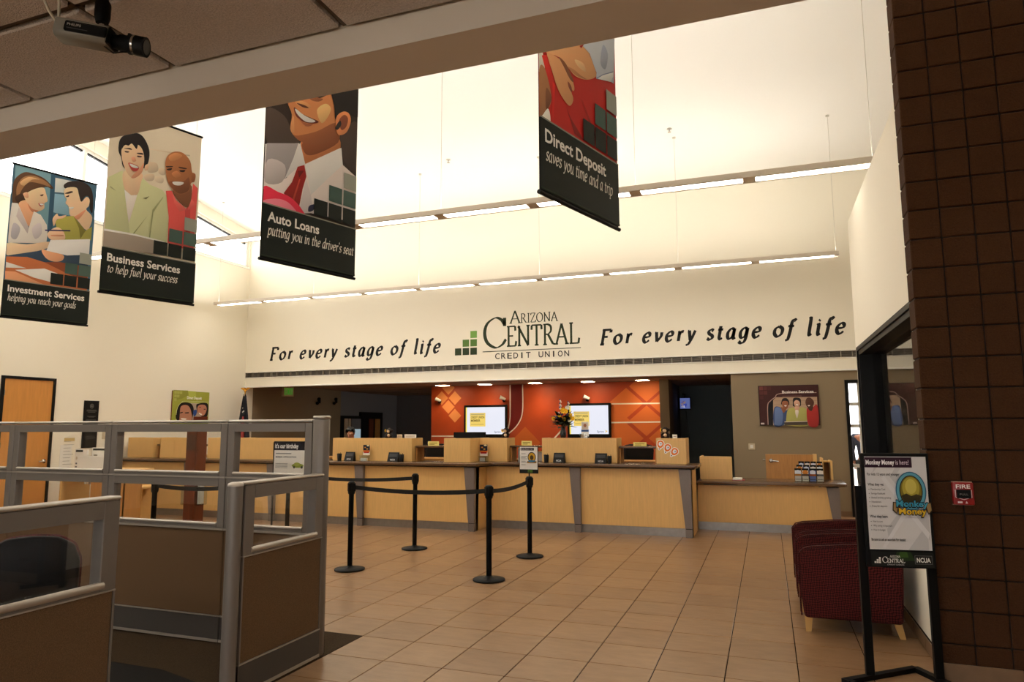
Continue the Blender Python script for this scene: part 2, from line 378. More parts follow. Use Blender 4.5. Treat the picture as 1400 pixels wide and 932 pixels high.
class Decal:
    """coloured flat shapes lying on a plane: origin A, axes u, v (unit), shown on the side of n"""
    EPS = .00035
    def __init__(s, A, u, v, n=None, start=.0015):
        s.A = np.array(A, float); s.u = np.array(u, float); s.v = np.array(v, float)
        s.n = np.cross(s.u, s.v) if n is None else np.array(n, float); s.n /= np.linalg.norm(s.n)
        s.off = start; s.V = []; s.F = []; s.C = []
    def uv(s, x, y):
        d = ray(x, y); t = ((s.A-CAM) @ s.n)/(d @ s.n); q = CAM+d*t-s.A; return (q @ s.u, q @ s.v)
    def raw(s, vs, fs, c):
        o = len(s.V); s.V += [tuple(s.A+s.u*a+s.v*b+s.n*s.off) for a, b in vs]; s.F += [[o+i for i in f] for f in fs]
        s.C += [lin(c)]*len(vs)
    def poly(s, pts, c, smooth=False, lift=True, tone=0.):
        """tone: the printed photograph's own tonal change across the shape, lighter at its upper left"""
        if smooth: pts = smooth_closed(pts)
        s.raw(pts, [list(range(len(pts)))], c)
        if tone:
            k = [-.6*p[0]+.8*p[1] for p in pts]; lo, hi = min(k), max(k); n = len(pts)
            for i in range(n):
                g = 1+tone*(2*(k[i]-lo)/(hi-lo+1e-9)-1); s.C[-n+i] = tuple(min(1, q*g) for q in s.C[-n+i])
        if lift: s.off += s.EPS
    def px(s, pts, c, smooth=True, m=None, tone=0.): 
        if m: pts = [(m[0]+x/m[2], m[1]+y/m[2]) for x, y in pts]
        s.poly([s.uv(*p) for p in pts], c, smooth, tone=tone)
    def rect(s, a0, b0, a1, b1, c): s.poly([(a0, b0), (a1, b0), (a1, b1), (a0, b1)], c)
    def ell(s, a, b, ra, rb, c, n=24, lo=0, hi=2*math.pi): s.poly([(a+ra*math.cos(lo+(hi-lo)*i/n), b+rb*math.sin(lo+(hi-lo)*i/n)) for i in range(n)], c)
    def line(s, pts, w, c, smooth=True):
        L, R = ribbon(smooth_open(pts) if smooth and len(pts) > 2 else pts, w, w, 0); vs = []
        for a, b in zip(L, R): vs += [tuple(a), tuple(b)]
        s.raw(vs, [[2*i, 2*i+1, 2*i+3, 2*i+2] for i in range(len(L)-1)], c); s.off += s.EPS
    def text(s, txt, a, b, width, height, c, bold=0.):
        vs, fs = sans(txt, bold); w = max(v[0] for v in vs) or 1; sx = width/w
        s.raw([(a+x*sx, b+y*height/.7) for x, y in vs], fs, c); s.off += s.EPS
    def serif(s, txt, a, b, width, height, c, **k):
        vs, fs, w = serif(txt, **k); sx = width/w
        s.raw([(a+x*sx, b+y*height/.7) for x, y in vs], fs, c); s.off += s.EPS
    def build(s, name, parent=None, material='print', thick=0):
        me = bpy.data.meshes.new(name); me.from_pydata(s.V, [], s.F); me.update()
        at = me.color_attributes.new('Col', 'FLOAT_COLOR', 'POINT')
        at.data.foreach_set('color', [q for c in s.C for q in (*c, 1)])
        me.materials.append(MATS[material])
        return link(name, me, parent)

# ================================================================== THE ROOM
TS = .4572; TX0 = -3.083; TY0 = 4.491
tile_material()
XL, YB, YH0, YH1, ZH, ZC = -12.3, 14.0, 1.53, 1.70, 2.655, 2.74
def zceil(y): return 8.834-.157*y
# ---- floor: grout bed, tiles, carpet
floor = struct('floor', MB().box(-12.8, 4.4, -3.2, 22.3, -.12, -.006, 'grout'))
CAR_X, CAR_Y = TX0, TY0+TS
tiles = []
for i in range(-21, 17):
    for j in range(-17, 39):
        x0, y0 = TX0+i*TS, TY0+j*TS
        if x0 < -12.5 or x0 > 4.1 or y0 < -3.1 or (i < 0 and j < 1): continue
        c = np.array([x0+TS/2, y0+TS/2, 0])-CAM; d = c @ FF
        p = (700+F_PX*(c @ RR)/d, 466-F_PX*(c @ UU)/d) if d > .1 else (-9999, 0)
        seen = d > 0 and -40 < p[0] < 1440 and p[1] < 990
        if seen and i < 0 and p[0] < 430 and j < 12: seen = p[1] < 720      # what the cubicle panels hide
        tiles.append((0 if seen else 1, d, x0, y0))
tiles.sort()
tm = MB().box(-TS/2+.0034, TS/2-.0034, -TS/2+.0034, TS/2-.0034, -.014, 0, 'floor_tile', .0018).build('floor_tile_source')
tile_mesh = tm.data; bpy.data.objects.remove(tm)
rest = MB()
for k, (s_, d, x0, y0) in enumerate(tiles):
    if k < 300 and s_ == 0:
        o = link('floor_tile', tile_mesh, floor); o.location = (x0+TS/2, y0+TS/2, 0)
    else: rest.box(x0+.0034, x0+TS-.0034, y0+.0034, y0+TS-.0034, -.014, 0, 'floor_tile')
o = rest.build('floor_tile_field', floor); o['kind'] = 'stuff'
struct('floor_carpet', MB().box(XL, CAR_X-.002, -3, CAR_Y-.002, -.01, .002, 'carpet'))

# ---- left wall with the clerestory window
WB, WY0, WY1 = 5.70, 1.9, 13.96
def wtop(y): return 8.584-.157*y
wl = MB().box(XL-.3, XL, -3.2, 14.3, -.1, WB, 'cream')
wl.prism([(YH0, WB), (WY0, WB), (WY0, zceil(WY0)+.1), (YH0, zceil(YH0)+.1)], 0, XL-.3, XL, 'cream')
wl.prism([(WY1, WB), (14.3, WB), (14.3, zceil(14.3)+.1), (WY1, zceil(WY1)+.1)], 0, XL-.3, XL, 'cream')
wl.prism([(WY0, wtop(WY0)), (WY1, wtop(WY1)), (WY1, zceil(WY1)+.1), (WY0, zceil(WY0)+.1)], 0, XL-.3, XL, 'cream')
struct('wall_left', wl)
win = struct('window_1', MB().prism([(WY0, WB), (WY1, WB), (WY1, WB+.05), (WY0, WB+.05)], 0, XL-.16, XL-.06, 'white_paint')
    .prism([(WY0, wtop(WY0)-.06), (WY1, wtop(WY1)-.06), (WY1, wtop(WY1)), (WY0, wtop(WY0))], 0, XL-.16, XL-.06, 'white_paint'))
ys = [WY0+.03, 5.45, 9.35, WY1-.03]
for y in ys: MB().prism([(y-.035, WB+.04), (y+.035, WB+.04), (y+.035, wtop(y+.035)-.05), (y-.035, wtop(y-.035)-.05)], 0, XL-.17, XL-.05, 'white_paint').build('mullion', win)
for a, b in zip(ys[:-1], ys[1:]):
    MB().prism([(a+.03, WB+.05), (b-.03, WB+.05), (b-.03, wtop(b)-.06), (a+.03, wtop(a)-.06)], 0, XL-.115, XL-.105, 'glass').build('window_pane', win)
MB().box(XL-.05, XL+.03, WY0-.02, WY1+.02, WB-.05, WB, 'white_paint', .006).build('window_sill', win)
MB().prism([(WY0, wtop(WY0)-.09), (WY1, wtop(WY1)-.09), (WY1, wtop(WY1)-.06), (WY0, wtop(WY0)-.06)], 0, XL-.15, XL-.09, 'dark_frame').build('window_gasket', win)

# ---- sloping lobby ceiling, upper back wall, header over the low room
struct('ceiling', MB().prism([(1.4, zceil(1.4)), (14.35, zceil(14.35)), (14.35, zceil(14.35)+.25), (1.4, zceil(1.4)+.25)], 0, -12.7, 4.5, 'ceiling_white'))
ZS = 2.64
wb = struct('wall_back', MB().box(XL-.3, 4.4, YB, YB+.3, 3.0, zceil(14.3)+.1, 'cream').box(XL-.3, 4.4, YB, YB+.3, ZS, 2.875, 'cream')
    .box(XL-.3, 4.4, YB+.09, YB+.3, 2.87, 3.01, 'frame_grey'))
tr = struct('trim_1', MB().box(XL, 4.2, YB-.02, YB+.01, ZS-.012, ZS+.016, 'white_paint', .004).box(XL, 4.2, YB-.014, YB+.01, 2.862, 2.878, 'white_paint', .003)
    .box(XL, 4.2, YB-.012, YB+.01, 2.998, 3.012, 'white_paint', .003))
PW = .192
n = int((1.9-XL)/PW)
gm = MB()
for k in range(6): gm.prism([(.012, .004+k*.021), (.075, .016+k*.021), (.075, .019+k*.021), (.012, .007+k*.021)], 0, .004, PW-.004, 'aluminium')
gm.box(0, .006, .006, .08, 0, .125, 'aluminium').box(PW-.006, PW, .006, .08, 0, .125, 'aluminium')
src = gm.build('grille_panel', wb); src.location = (XL, YB, 2.877)
for k in range(1, n):
    o = src.copy(); COL.objects.link(o); o.location = (XL+k*PW, YB, 2.877)
struct('wall_front', MB().box(-12.7, 4.4, YH0, YH1, ZH, zceil(1.6)+.1, 'beam'))
# ---- low ceiling above the camera
struct('ceiling_low', MB().box(-12.7, 4.4, -3.2, YH0, ZC+.02, ZC+.1, 'tee'))
low = bpy.data.objects['ceiling_low']
ct = MB().box(.012, .598, .012, .598, ZC-.004, ZC+.02, 'ceiling_tile', .004).build('ceiling_tile_source'); cm = ct.data; bpy.data.objects.remove(ct)
cp = MB().box(.012, .598, .012, .318, ZC-.004, ZC+.02, 'ceiling_tile', .004).build('ceiling_tile_source'); cpm = cp.data; bpy.data.objects.remove(cp)
for i in range(-17, 10):
    for j in range(-7, 1):
        o = link('ceiling_tile', cpm if j == 0 else cm, low); o.location = (-1.66+i*.61, 1.20+j*.61 if j else 1.20, 0)
bars = MB()
for i in range(-17, 11): bars.box(-1.66+i*.61-.008, -1.66+i*.61+.008, -3.1, YH0, ZC+.008, ZC+.02, 'tee')
for j in range(-6, 1): bars.box(-12.3, 4.2, 1.20+j*.61-.008, 1.20+j*.61+.008, ZC+.008, ZC+.02, 'tee')
bars.build('ceiling_grid', low)
RW0, RW1, RZ0, RZ1 = -6.5, 1.5, .95, 2.3
struct('wall_rear', MB().box(-12.7, RW0, -3.3, -3.0, -.1, 3, 'cream').box(RW1, 4.4, -3.3, -3.0, -.1, 3, 'cream').box(RW0, RW1, -3.3, -3.0, -.1, RZ0, 'cream').box(RW0, RW1, -3.3, -3.0, RZ1, 3, 'cream'))
w4 = struct('window_added', MB().box(RW0, RW1, -3.2, -3.1, RZ0, RZ0+.06, 'dark_frame').box(RW0, RW1, -3.2, -3.1, RZ1-.06, RZ1, 'dark_frame'))  # unseen rear window, added to light the foreground from behind the camera
for k in range(6): MB().box(RW0+k*1.588, RW0+k*1.588+.06, -3.2, -3.1, RZ0, RZ1, 'dark_frame').build('mullion', w4)
for k in range(5): MB().box(RW0+k*1.588+.06, RW0+(k+1)*1.588, -3.155, -3.148, RZ0+.06, RZ1-.06, 'glass').build('window_pane', w4)
struct('pavement_front', MB().box(-20, 14, -20, -3.3, -.12, -.02, 'pavement'))
struct('wall_right', MB().box(4.2, 4.5, -3.2, 14.3, -.1, 9, 'cream'))

# ---- split-face block wall at the right
BX, BY, BP, BW, BZ0 = .985, 5.36, .2065, .1995, .026
bw = struct('wall_block', MB().box(BX+.012, 4.3, BY+.012, BY+.188, 0, zceil(5.4)+.05, 'mortar'))
src = MB().box(.004, BW-.004, 0, .2, .004, BP-.004, 'block', .006).build('block_source'); bmsh = src.data; bpy.data.objects.remove(src)
rest = MB()
for i in range(16):
    for j in range(39):
        x, z = BX+i*BW, BZ0+j*BP
        if z+BP > zceil(5.6)+.05: continue
        if i < 5 and j < 25: o = link('block', bmsh, bw); o.location = (x, BY, z)
        else: rest.box(x+.004, x+BW-.004, BY, BY+.2, z+.004, z+BP-.004, 'block')
o = rest.build('block_field', bw); o['kind'] = 'stuff'
bb = struct('baseboard_right', MB().box(BX-.008, 4.2, BY-.012, BY, 0, .115, 'grout').box(BX-.012, BX, BY-.012, 5.56, 0, .115, 'grout'))
for k in range(8): MB().box(BX-.012+k*.4572+.002, BX-.012+(k+1)*.4572-.002, BY-.018, BY-.01, 0, .115, 'base_tile', .002).build('base_tile', bb)

# ---- white office box with its deep black window
OX = 1.03
ob = MB().box(OX, OX+.25, 5.561, 9.1, 0, .95, 'cream').box(OX, OX+.25, 5.561, 9.1, 2.52, 4.1, 'cream').box(OX, OX+.25, 5.561, 5.74, .95, 2.52, 'cream').box(OX, OX+.25, 9.0, 9.1, .95, 2.52, 'cream')
ob.box(OX+.25, 4.2, 8.98, 9.1, 0, 4.1, 'cream').box(OX+.25, 4.2, 5.561, 8.98, 3.0, 4.1, 'cream')
struct('wall_office', ob)
w2 = struct('window_2', MB().box(OX+.012, OX+.24, 8.93, 9.0, .95, 2.52, 'dark_frame').box(OX+.012, OX+.24, 5.741, 5.78, .95, 2.52, 'dark_frame')
    .box(OX+.012, OX+.24, 5.78, 8.93, 2.45, 2.52, 'dark_frame').box(OX+.012, OX+.24, 5.78, 8.93, .95, 1.0, 'dark_frame'))
MB().box(OX-.006, OX+.014, 5.70, 9.03, 2.50, 2.545, 'dark_frame').box(OX-.006, OX+.014, 8.985, 9.03, .93, 2.50, 'dark_frame').box(OX-.006, OX+.014, 5.70, 9.03, .91, .952, 'dark_frame').build('window_casing', w2)
MB().box(OX+.15, OX+.158, 5.78, 8.93, 1.0, 2.45, 'glass_office').build('window_pane', w2)
b2 = struct('baseboard_office', MB().box(OX-.012, OX, 5.561, 9.1, 0, .10, 'grout'))
for k in range(8): MB().box(OX-.018, OX-.01, 5.563+k*.442+.002, 5.563+(k+1)*.442-.002, 0, .10, 'base_tile', .002).build('base_tile', b2)

# ---- recess behind the counters
ZR = 2.75
struct('wall_taupe', MB().box(-.63, 1.39, YB+.02, YB+.25, 0, ZS+.15, 'taupe').box(1.39, 2.45, YB+.02, YB+.25, 2.43, ZS+.15, 'taupe').box(2.45, 4.3, YB+.02, YB+.25, 0, ZS+.15, 'taupe').box(-.63, -.5, YB+.25, 20.2, 0, ZR, 'slate'))
b3 = struct('baseboard_taupe', MB().box(-.63, 1.37, YB+.005, YB+.02, 0, .10, 'base_tile', .003))
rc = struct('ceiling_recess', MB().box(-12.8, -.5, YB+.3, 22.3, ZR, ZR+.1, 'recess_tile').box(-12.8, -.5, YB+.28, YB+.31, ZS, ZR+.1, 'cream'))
tb = MB()
for k in range(10): tb.box(-12.3+k*1.22, -12.285+k*1.22, YB+.31, 22, ZR-.004, ZR+.002, 'tee')
for k in range(6): tb.box(-12.3, -.63, YB+.9+k*1.22, YB+.915+k*1.22, ZR-.004, ZR+.002, 'tee')
tb.build('ceiling_grid', rc)
struct('wall_recess_left', MB().box(XL-.3, XL, YB+.3, 18.2, 0, ZR, 'taupe').box(XL-.5, XL-.2, 18.2, 22.2, 0, ZR, 'slate').box(XL-.5, -2.2, 22.0, 22.2, 0, ZR, 'slate').box(-2.3, -.5, 20.0, 20.2, 0, ZR, 'blue_wall').box(-2.42, -2.3, 17.7, 20.2, 0, ZR, 'slate'))
ow = struct('wall_orange', MB().box(-8.84, -2.36, 17.5, 17.7, 0, ZR, 'orange').box(-2.42, -2.20, 16.95, 17.7, 0, ZR, 'taupe'))
# paint on the orange wall: diamonds, maroon panel, white bands
dc = Decal((-8.84, 17.5, 0), (1, 0, 0), (0, 0, 1), (0, -1, 0))
def dia(cx, cy, w, h, c): dc.px([(cx-w, cy), (cx, cy-h), (cx+w, cy), (cx, cy+h)], c, False)
for cx, cy in [(613, 530), (604, 544), (622, 544), (613, 556), (622, 568)]: dia(cx, cy, 8.7, 9.5, (.88, .56, .32))
dc.px([(699, 521), (714, 521), (714, 560), (711, 575), (700, 588), (694, 594), (698, 580), (699, 560)], (.42, .07, .06), False)
dia(718, 605, 21, 22, (.78, .40, .17))
for cx, cy in [(884, 528), (856, 551), (884, 575), (856, 599), (911, 551), (911, 599), (838, 575)]:
    if cx < 900: dia(cx, cy, 24, 21, (.84, .44, .20))
    else: dc.px([(cx-24, cy), (cx-1, cy-20), (cx-1, cy+20)], (.84, .44, .20), False)
WH = (.93, .90, .84)
def pxline(pts, w, smooth=True): dc.line([dc.uv(*p) for p in pts], w, WH, smooth)
pxline([(590, 596), (640, 596)], .035, False)
pxline([(697.5, 521), (697.5, 560), (697, 575), (693, 592)], .03)
pxline([(714.5, 521), (714.5, 562), (708, 580), (696, 592), (688, 596)], .03)
pxline([(757, 600), (768, 588)], .04, False)
pxline([(836, 552), (910, 551)], .035, False); pxline([(836, 577.5), (910, 576.5)], .035, False)
dc.build('painted_pattern', ow)
# windows, doors in the recess
w3 = struct('window_3', MB().box(XL-.2, XL-.14, 18.35, 19.55, .9, 1.99, 'dark_frame').box(XL-.2, XL-.12, 19.55, 20.9, 0, 2.12, 'dark_frame'))
xw = XL-.135
MB().box(xw, xw+.01, 18.62, 18.82, .95, 1.9, 'sign_beige').box(xw, xw+.01, 18.85, 18.98, .95, 1.9, 'sign_beige').build('window_blind', w3)
MB().box(xw, xw+.012, 19.02, 19.75, 1.58, 1.9, 'slate').build('window_pane', w3)
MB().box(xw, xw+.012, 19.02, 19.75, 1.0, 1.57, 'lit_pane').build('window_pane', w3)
MB().box(xw+.02, xw+.04, 20.02, 20.28, 1.0, 1.9, 'red_wood').box(xw+.02, xw+.04, 20.4, 20.7, 1.0, 1.9, 'maple_dark').build('door_panel', w3)

# ---- glazed door to the outside, right of the taupe wall
d2 = struct('door_2', MB().box(1.36, 1.42, YB-.01, YB+.26, 0, 2.46, 'dark_frame').box(2.42, 2.48, YB-.01, YB+.26, 0, 2.46, 'dark_frame').box(1.42, 2.42, YB-.01, YB+.26, 2.40, 2.46, 'dark_frame'))
for z in (.9, 1.62, 2.02): MB().box(1.42, 2.42, YB+.13, YB+.17, z-.03, z+.03, 'white_paint').build('muntin', d2)
for x in (1.60, 1.95, 2.25): MB().box(x-.025, x+.025, YB+.13, YB+.17, 0, 2.4, 'white_paint').build('muntin', d2)
MB().box(1.42, 2.42, YB+.145, YB+.152, 0, 2.4, 'glass').build('door_pane', d2)
struct('pavement', MB().box(-.4, 12, 14.3, 30, -.12, -.02, 'pavement'))
# ---- wood door in the left wall
d1 = struct('door_1', MB().box(XL, XL+.035, 8.085, 8.135, 0, 2.545, 'dark_frame').box(XL, XL+.035, 9.0, 9.05, 0, 2.545, 'dark_frame').box(XL, XL+.035, 8.135, 9.0, 2.495, 2.545, 'dark_frame'))
MB().box(XL, XL+.02, 8.135, 9.0, .01, 2.495, 'door_wood').build('door_leaf', d1)
h = MB().lathe([(.035, 0), (.035, .012), (.012, .016), (.012, .05)], (0, 0, 0), 'chrome', 14); h.xf(Matrix.Translation((XL+.02, 8.93, 1.05)) @ Matrix.Rotation(math.pi/2, 4, 'Y')); h.tube([(XL+.07, 8.93, 1.05), (XL+.07, 8.81, 1.05)], .011, 'chrome'); h.build('lever_handle', d1)
for z in (.3, 1.3, 2.2): MB().box(XL+.018, XL+.03, 8.128, 8.15, z, z+.1, 'chrome').build('hinge', d1)

# ---- lettering on the back wall
def wall_decal(): return Decal((XL, YB, 0), (1, 0, 0), (0, 0, 1), (0, -1, 0), start=.002)
lg = wall_decal()
def wu(x, y): return lg.uv(x, y)
G1, G2, G3 = (.16, .22, .10), (.33, .47, .20), (.45, .64, .30)
DG, INK = (.15, .20, .09), (.06, .06, .05)
logo = thing('wall_logo', (-4.8, YB, 3.1), 'dark green credit union logo with stepped green squares on the cream back wall', 'logo')
a = wu(622, 486); b = wu(652, 486); sq = (b[0]-a[0]-.06)/3; z0 = 3.215
for i, j, c in [(0, 0, G1), (1, 0, G1), (2, 0, G1), (1, 1, G2), (2, 1, G2), (2, 2, G3)]:
    lg = wall_decal(); lg.rect(a[0]+i*(sq+.03), z0+j*(sq+.03), a[0]+i*(sq+.03)+sq, z0+j*(sq+.03)+sq, c); lg.build('logo_square', logo)
c0, c1 = wu(660, 470)[0], wu(794, 470)[0]
lg = wall_decal()
lg.serif('C', c0, 3.36, .58, .64, DG, thick=.10, thin=.025)
lg.serif('ENTRAL', c0+.56, 3.37, c1-c0-.58, .43, DG, thick=.12, thin=.035, track=.02)
a0, a1 = wu(697, 455)[0], wu(763, 455)[0]
lg.serif('A', a0, 3.87, .26, .27, DG, thick=.10, thin=.03); lg.serif('RIZONA', a0+.25, 3.87, a1-a0-.25, .195, DG, thick=.11, thin=.035, track=.03)
lg.rect(c0, 3.262, c1, 3.277, DG)
x = wu(677, 488)[0]; x1 = wu(778, 488)[0]; st = (x1-x-.10)/11
for k, ch in enumerate('CREDIT UNION'):
    if ch != ' ': lg.text(ch, x+k*st+(.035 if ch == 'I' else 0), 3.10, .03 if ch == 'I' else .105, .125, (.10, .09, .05), .01)
lg.build('logo_lettering', logo)
for xa, xb, zz, w in [(369, 601, 3.30, 'left'), (820, 1155, 3.315, 'right')]:
    u0, u1 = wu(xa, 480)[0], wu(xb, 460)[0]
    sl = thing('wall_slogan', (XL+(u0+u1)/2, YB, zz), 'black italic slogan lettering on the back wall, %s of the green logo' % w, 'lettering')
    kw = dict(slant=.22, thick=.175, thin=.07, track=.17, nib=.35)
    sc_ = (u1-u0)/serif('For every stage of life', **kw)[2]; x = u0
    for word in 'For every stage of life'.split():
        lg = wall_decal(); ww = serif(word, **kw)[2]*sc_; lg.serif(word, x, zz, ww, .30, INK, **kw); lg.build('lettering', sl)
        x += ww+(.27+.34)*sc_

# ================================================================== THINGS
# ---- linear pendant lights
def linear_light(y, label):
    z = 4.46; xa, xb = -11.8, 1.24
    t = thing('linear_pendant', ((xa+xb)/2, y, z), label, 'ceiling light', 'linear pendants across the lobby')
    MB().box(xa, xb, y-.11, y-.075, z-.035, z+.035, 'fixture', .004).box(xa, xb, y+.075, y+.11, z-.035, z+.035, 'fixture', .004).box(xa, xb, y-.08, y+.08, z-.012, z+.012, 'fixture').build('housing', t)
    for k in range(10):
        x = xa+.065+k*1.304
        MB().box(x, x+1.165, y-.065, y+.065, z-.030, z-.014, 'lamp_lens').build('lamp_lens', t)
        MB().box(x, x+1.165, y-.06, y+.06, z+.013, z+.02, 'lamp_up').build('uplight_lens', t)
        if k: MB().box(x-.139, x, y-.075, y+.075, z-.034, z-.012, 'fixture').build('end_plate', t)
    for x in (-11.75, -9.15, -6.58, -3.98, -1.37, 1.2):
        MB().tube([(x, y, z+.03), (x, y, zceil(y)-.01)], .0035, 'cable', 6).lathe([(.03, 0), (.03, .02)], (x, y, zceil(y)-.025), 'cable', 12).build('suspension_cable', t)
linear_light(12.4, 'far white linear pendant light nearest the lettered back wall')
linear_light(8.1, 'near white linear pendant light crossing behind the hanging banners')
linear_light(2.45, 'unseen linear pendant light added high behind the header, over the cubicles')  # unseen third pendant, added to light the banners and the foreground
for px, w in [((613, 218), 'above the left banners'), ((915, 176), 'near the red apron banner')]:
    d = ray(*px); tt = (8.834-EYE)/(d[2]+.157*d[1]); p = CAM+d*tt
    t = thing('sprinkler_head', p, 'tiny ceiling sprinkler %s' % w, 'sprinkler', 'sprinklers in the lobby ceiling')
    MB().lathe([(.045, -.012), (.045, 0)], p, 'cable', 12).build('escutcheon', t); MB().lathe([(.012, -.06), (.012, -.01)], p, 'chrome', 8).lathe([(.03, -.065), (.03, -.06)], p, 'chrome', 10).build('deflector', t)

# ---- hanging banners
BZ, BANG = 2.94, math.radians(16.3)
BU = np.array([math.sin(BANG), math.cos(BANG), 0]); BN = np.array([math.cos(BANG), -math.sin(BANG), 0])
BWID, BHGT = .945, 1.90
SKIN_L, SKIN_D = (.88, .69, .57), (.58, .37, .24)
TEXTS = {'inv': ('Investment Services', 'helping you reach your goals', .84, .74), 'bus': ('Business Services', 'to help fuel your success', .73, .70),
         'auto': ('Auto Loans', 'putting you in the driver\'s seat', .50, .87), 'dep': ('Direct Deposit', 'saves you time and a trip', .72, .80)}
def c255(*v): return tuple(q/255 for q in v)
def gain(c, g=1.17): return tuple(min(.97, q*g) for q in c)
PH = {}
PH['inv'] = ((0, 210, 5.486), (62, 98, 122), [
 ((110, 150, 165), 0, [(118, 60), (385, 128), (360, 560), (95, 480)]), ((48, 82, 106), 0, [(385, 130), (415, 138), (390, 600), (355, 600)]),
 ((196, 208, 218), 0, [(415, 180), (560, 210), (555, 300), (410, 288)]), ((120, 160, 182), 0, [(410, 300), (555, 315), (540, 470), (400, 440)]),
 ((86, 60, 42), 1, [(95, 370), (95, 270), (112, 190), (180, 140), (250, 150), (330, 185), (395, 250), (385, 265), (340, 250), (250, 300), (190, 350), (140, 378)]),
 ((150, 110, 76), 1, [(125, 250), (170, 180), (250, 165), (340, 205), (380, 250), (300, 225), (220, 215), (170, 260), (130, 330)]),
 ((203, 166, 122), 1, [(150, 215), (215, 175), (300, 195), (240, 195), (180, 240)]), ((60, 42, 32), 1, [(110, 330), (160, 300), (180, 340), (140, 375)]),
 ((214, 158, 124), 1, [(140, 370), (210, 350), (262, 410), (240, 480), (220, 550), (160, 450)]),
 ((232, 180, 148), 1, [(180, 320), (200, 295), (260, 265), (325, 255), (345, 300), (356, 355), (332, 372), (330, 410), (290, 430), (240, 412), (205, 372)]),
 ((188, 122, 92), 1, [(205, 372), (240, 412), (290, 430), (250, 440), (225, 420)]), ((90, 60, 45), 1, [(300, 310), (325, 305), (318, 318), (305, 318)]),
 ((160, 70, 62), 1, [(288, 372), (330, 375), (310, 396), (295, 390)]), ((252, 247, 242), 1, [(294, 375), (328, 378), (310, 389)]), ((222, 160, 128), 1, [(172, 300), (205, 290), (212, 330), (185, 328)]),
 ((217, 207, 202), 0, [(88, 368), (132, 372), (215, 557), (252, 432), (305, 460), (350, 535), (356, 600), (345, 672), (58, 668), (70, 500)]),
 ((184, 176, 178), 0, [(140, 400), (215, 557), (205, 600), (120, 470)]), ((170, 168, 176), 1, [(100, 520), (150, 560), (120, 640), (80, 620)]), ((186, 180, 184), 1, [(240, 560), (300, 520), (310, 600), (260, 640)]),
 ((40, 31, 29), 1, [(478, 235), (520, 210), (600, 208), (665, 240), (695, 310), (692, 440), (672, 420), (665, 330), (635, 322), (605, 362), (585, 290), (570, 256), (490, 262)]),
 ((236, 182, 152), 1, [(488, 262), (570, 255), (590, 310), (608, 362), (645, 325), (670, 345), (664, 392), (645, 420), (690, 480), (650, 575), (570, 490), (522, 462), (514, 400), (490, 372), (498, 340), (482, 318)]),
 ((196, 136, 108), 1, [(522, 462), (560, 470), (640, 420), (610, 470), (575, 495)]), ((60, 40, 34), 1, [(488, 325), (515, 312), (512, 325)]), ((252, 246, 242), 1, [(512, 405), (552, 402), (535, 418)]), ((60, 44, 38), 1, [(485, 298), (530, 282), (545, 290), (510, 302)]),
 ((150, 146, 72), 0, [(412, 510), (460, 472), (548, 468), (640, 578), (688, 548), (680, 650), (480, 655), (425, 570)]), ((112, 108, 48), 0, [(548, 468), (640, 578), (600, 640), (590, 560)]),
 ((230, 178, 148), 1, [(392, 490), (425, 450), (440, 470), (495, 462), (470, 485), (425, 495), (402, 545)]), ((228, 176, 148), 1, [(360, 590), (420, 552), (470, 580), (485, 640), (420, 660), (362, 632)]), ((184, 130, 104), 1, [(385, 610), (465, 610), (470, 620), (390, 620)]),
 ((34, 36, 84), 0, [(335, 570), (525, 574), (525, 584), (335, 580)]), ((232, 184, 154), 1, [(48, 672), (200, 680), (340, 662), (375, 668), (368, 702), (250, 738), (120, 762), (46, 758)]),
 ((44, 62, 82), 0, [(46, 765), (300, 728), (470, 765), (660, 760), (655, 860), (300, 830)]), ((206, 150, 116), 1, [(310, 722), (390, 735), (472, 762), (462, 802), (400, 810), (340, 782)]),
 ((228, 218, 216), 0, [(375, 648), (672, 642), (665, 758), (500, 764), (345, 728)]), ((166, 96, 58), 0, [(44, 772), (200, 775), (330, 815), (450, 850), (660, 870), (640, 1130), (22, 1080)]),
 ((120, 62, 36), 0, [(330, 815), (450, 815), (655, 850), (650, 960), (500, 900)]), ((226, 214, 208), 0, [(110, 872), (330, 862), (450, 908), (440, 980), (250, 930)]), ((228, 214, 206), 0, [(42, 812), (195, 860), (40, 855)]), ((196, 140, 104), 0, [(35, 880), (110, 885), (340, 990), (320, 1100), (25, 1060)])])
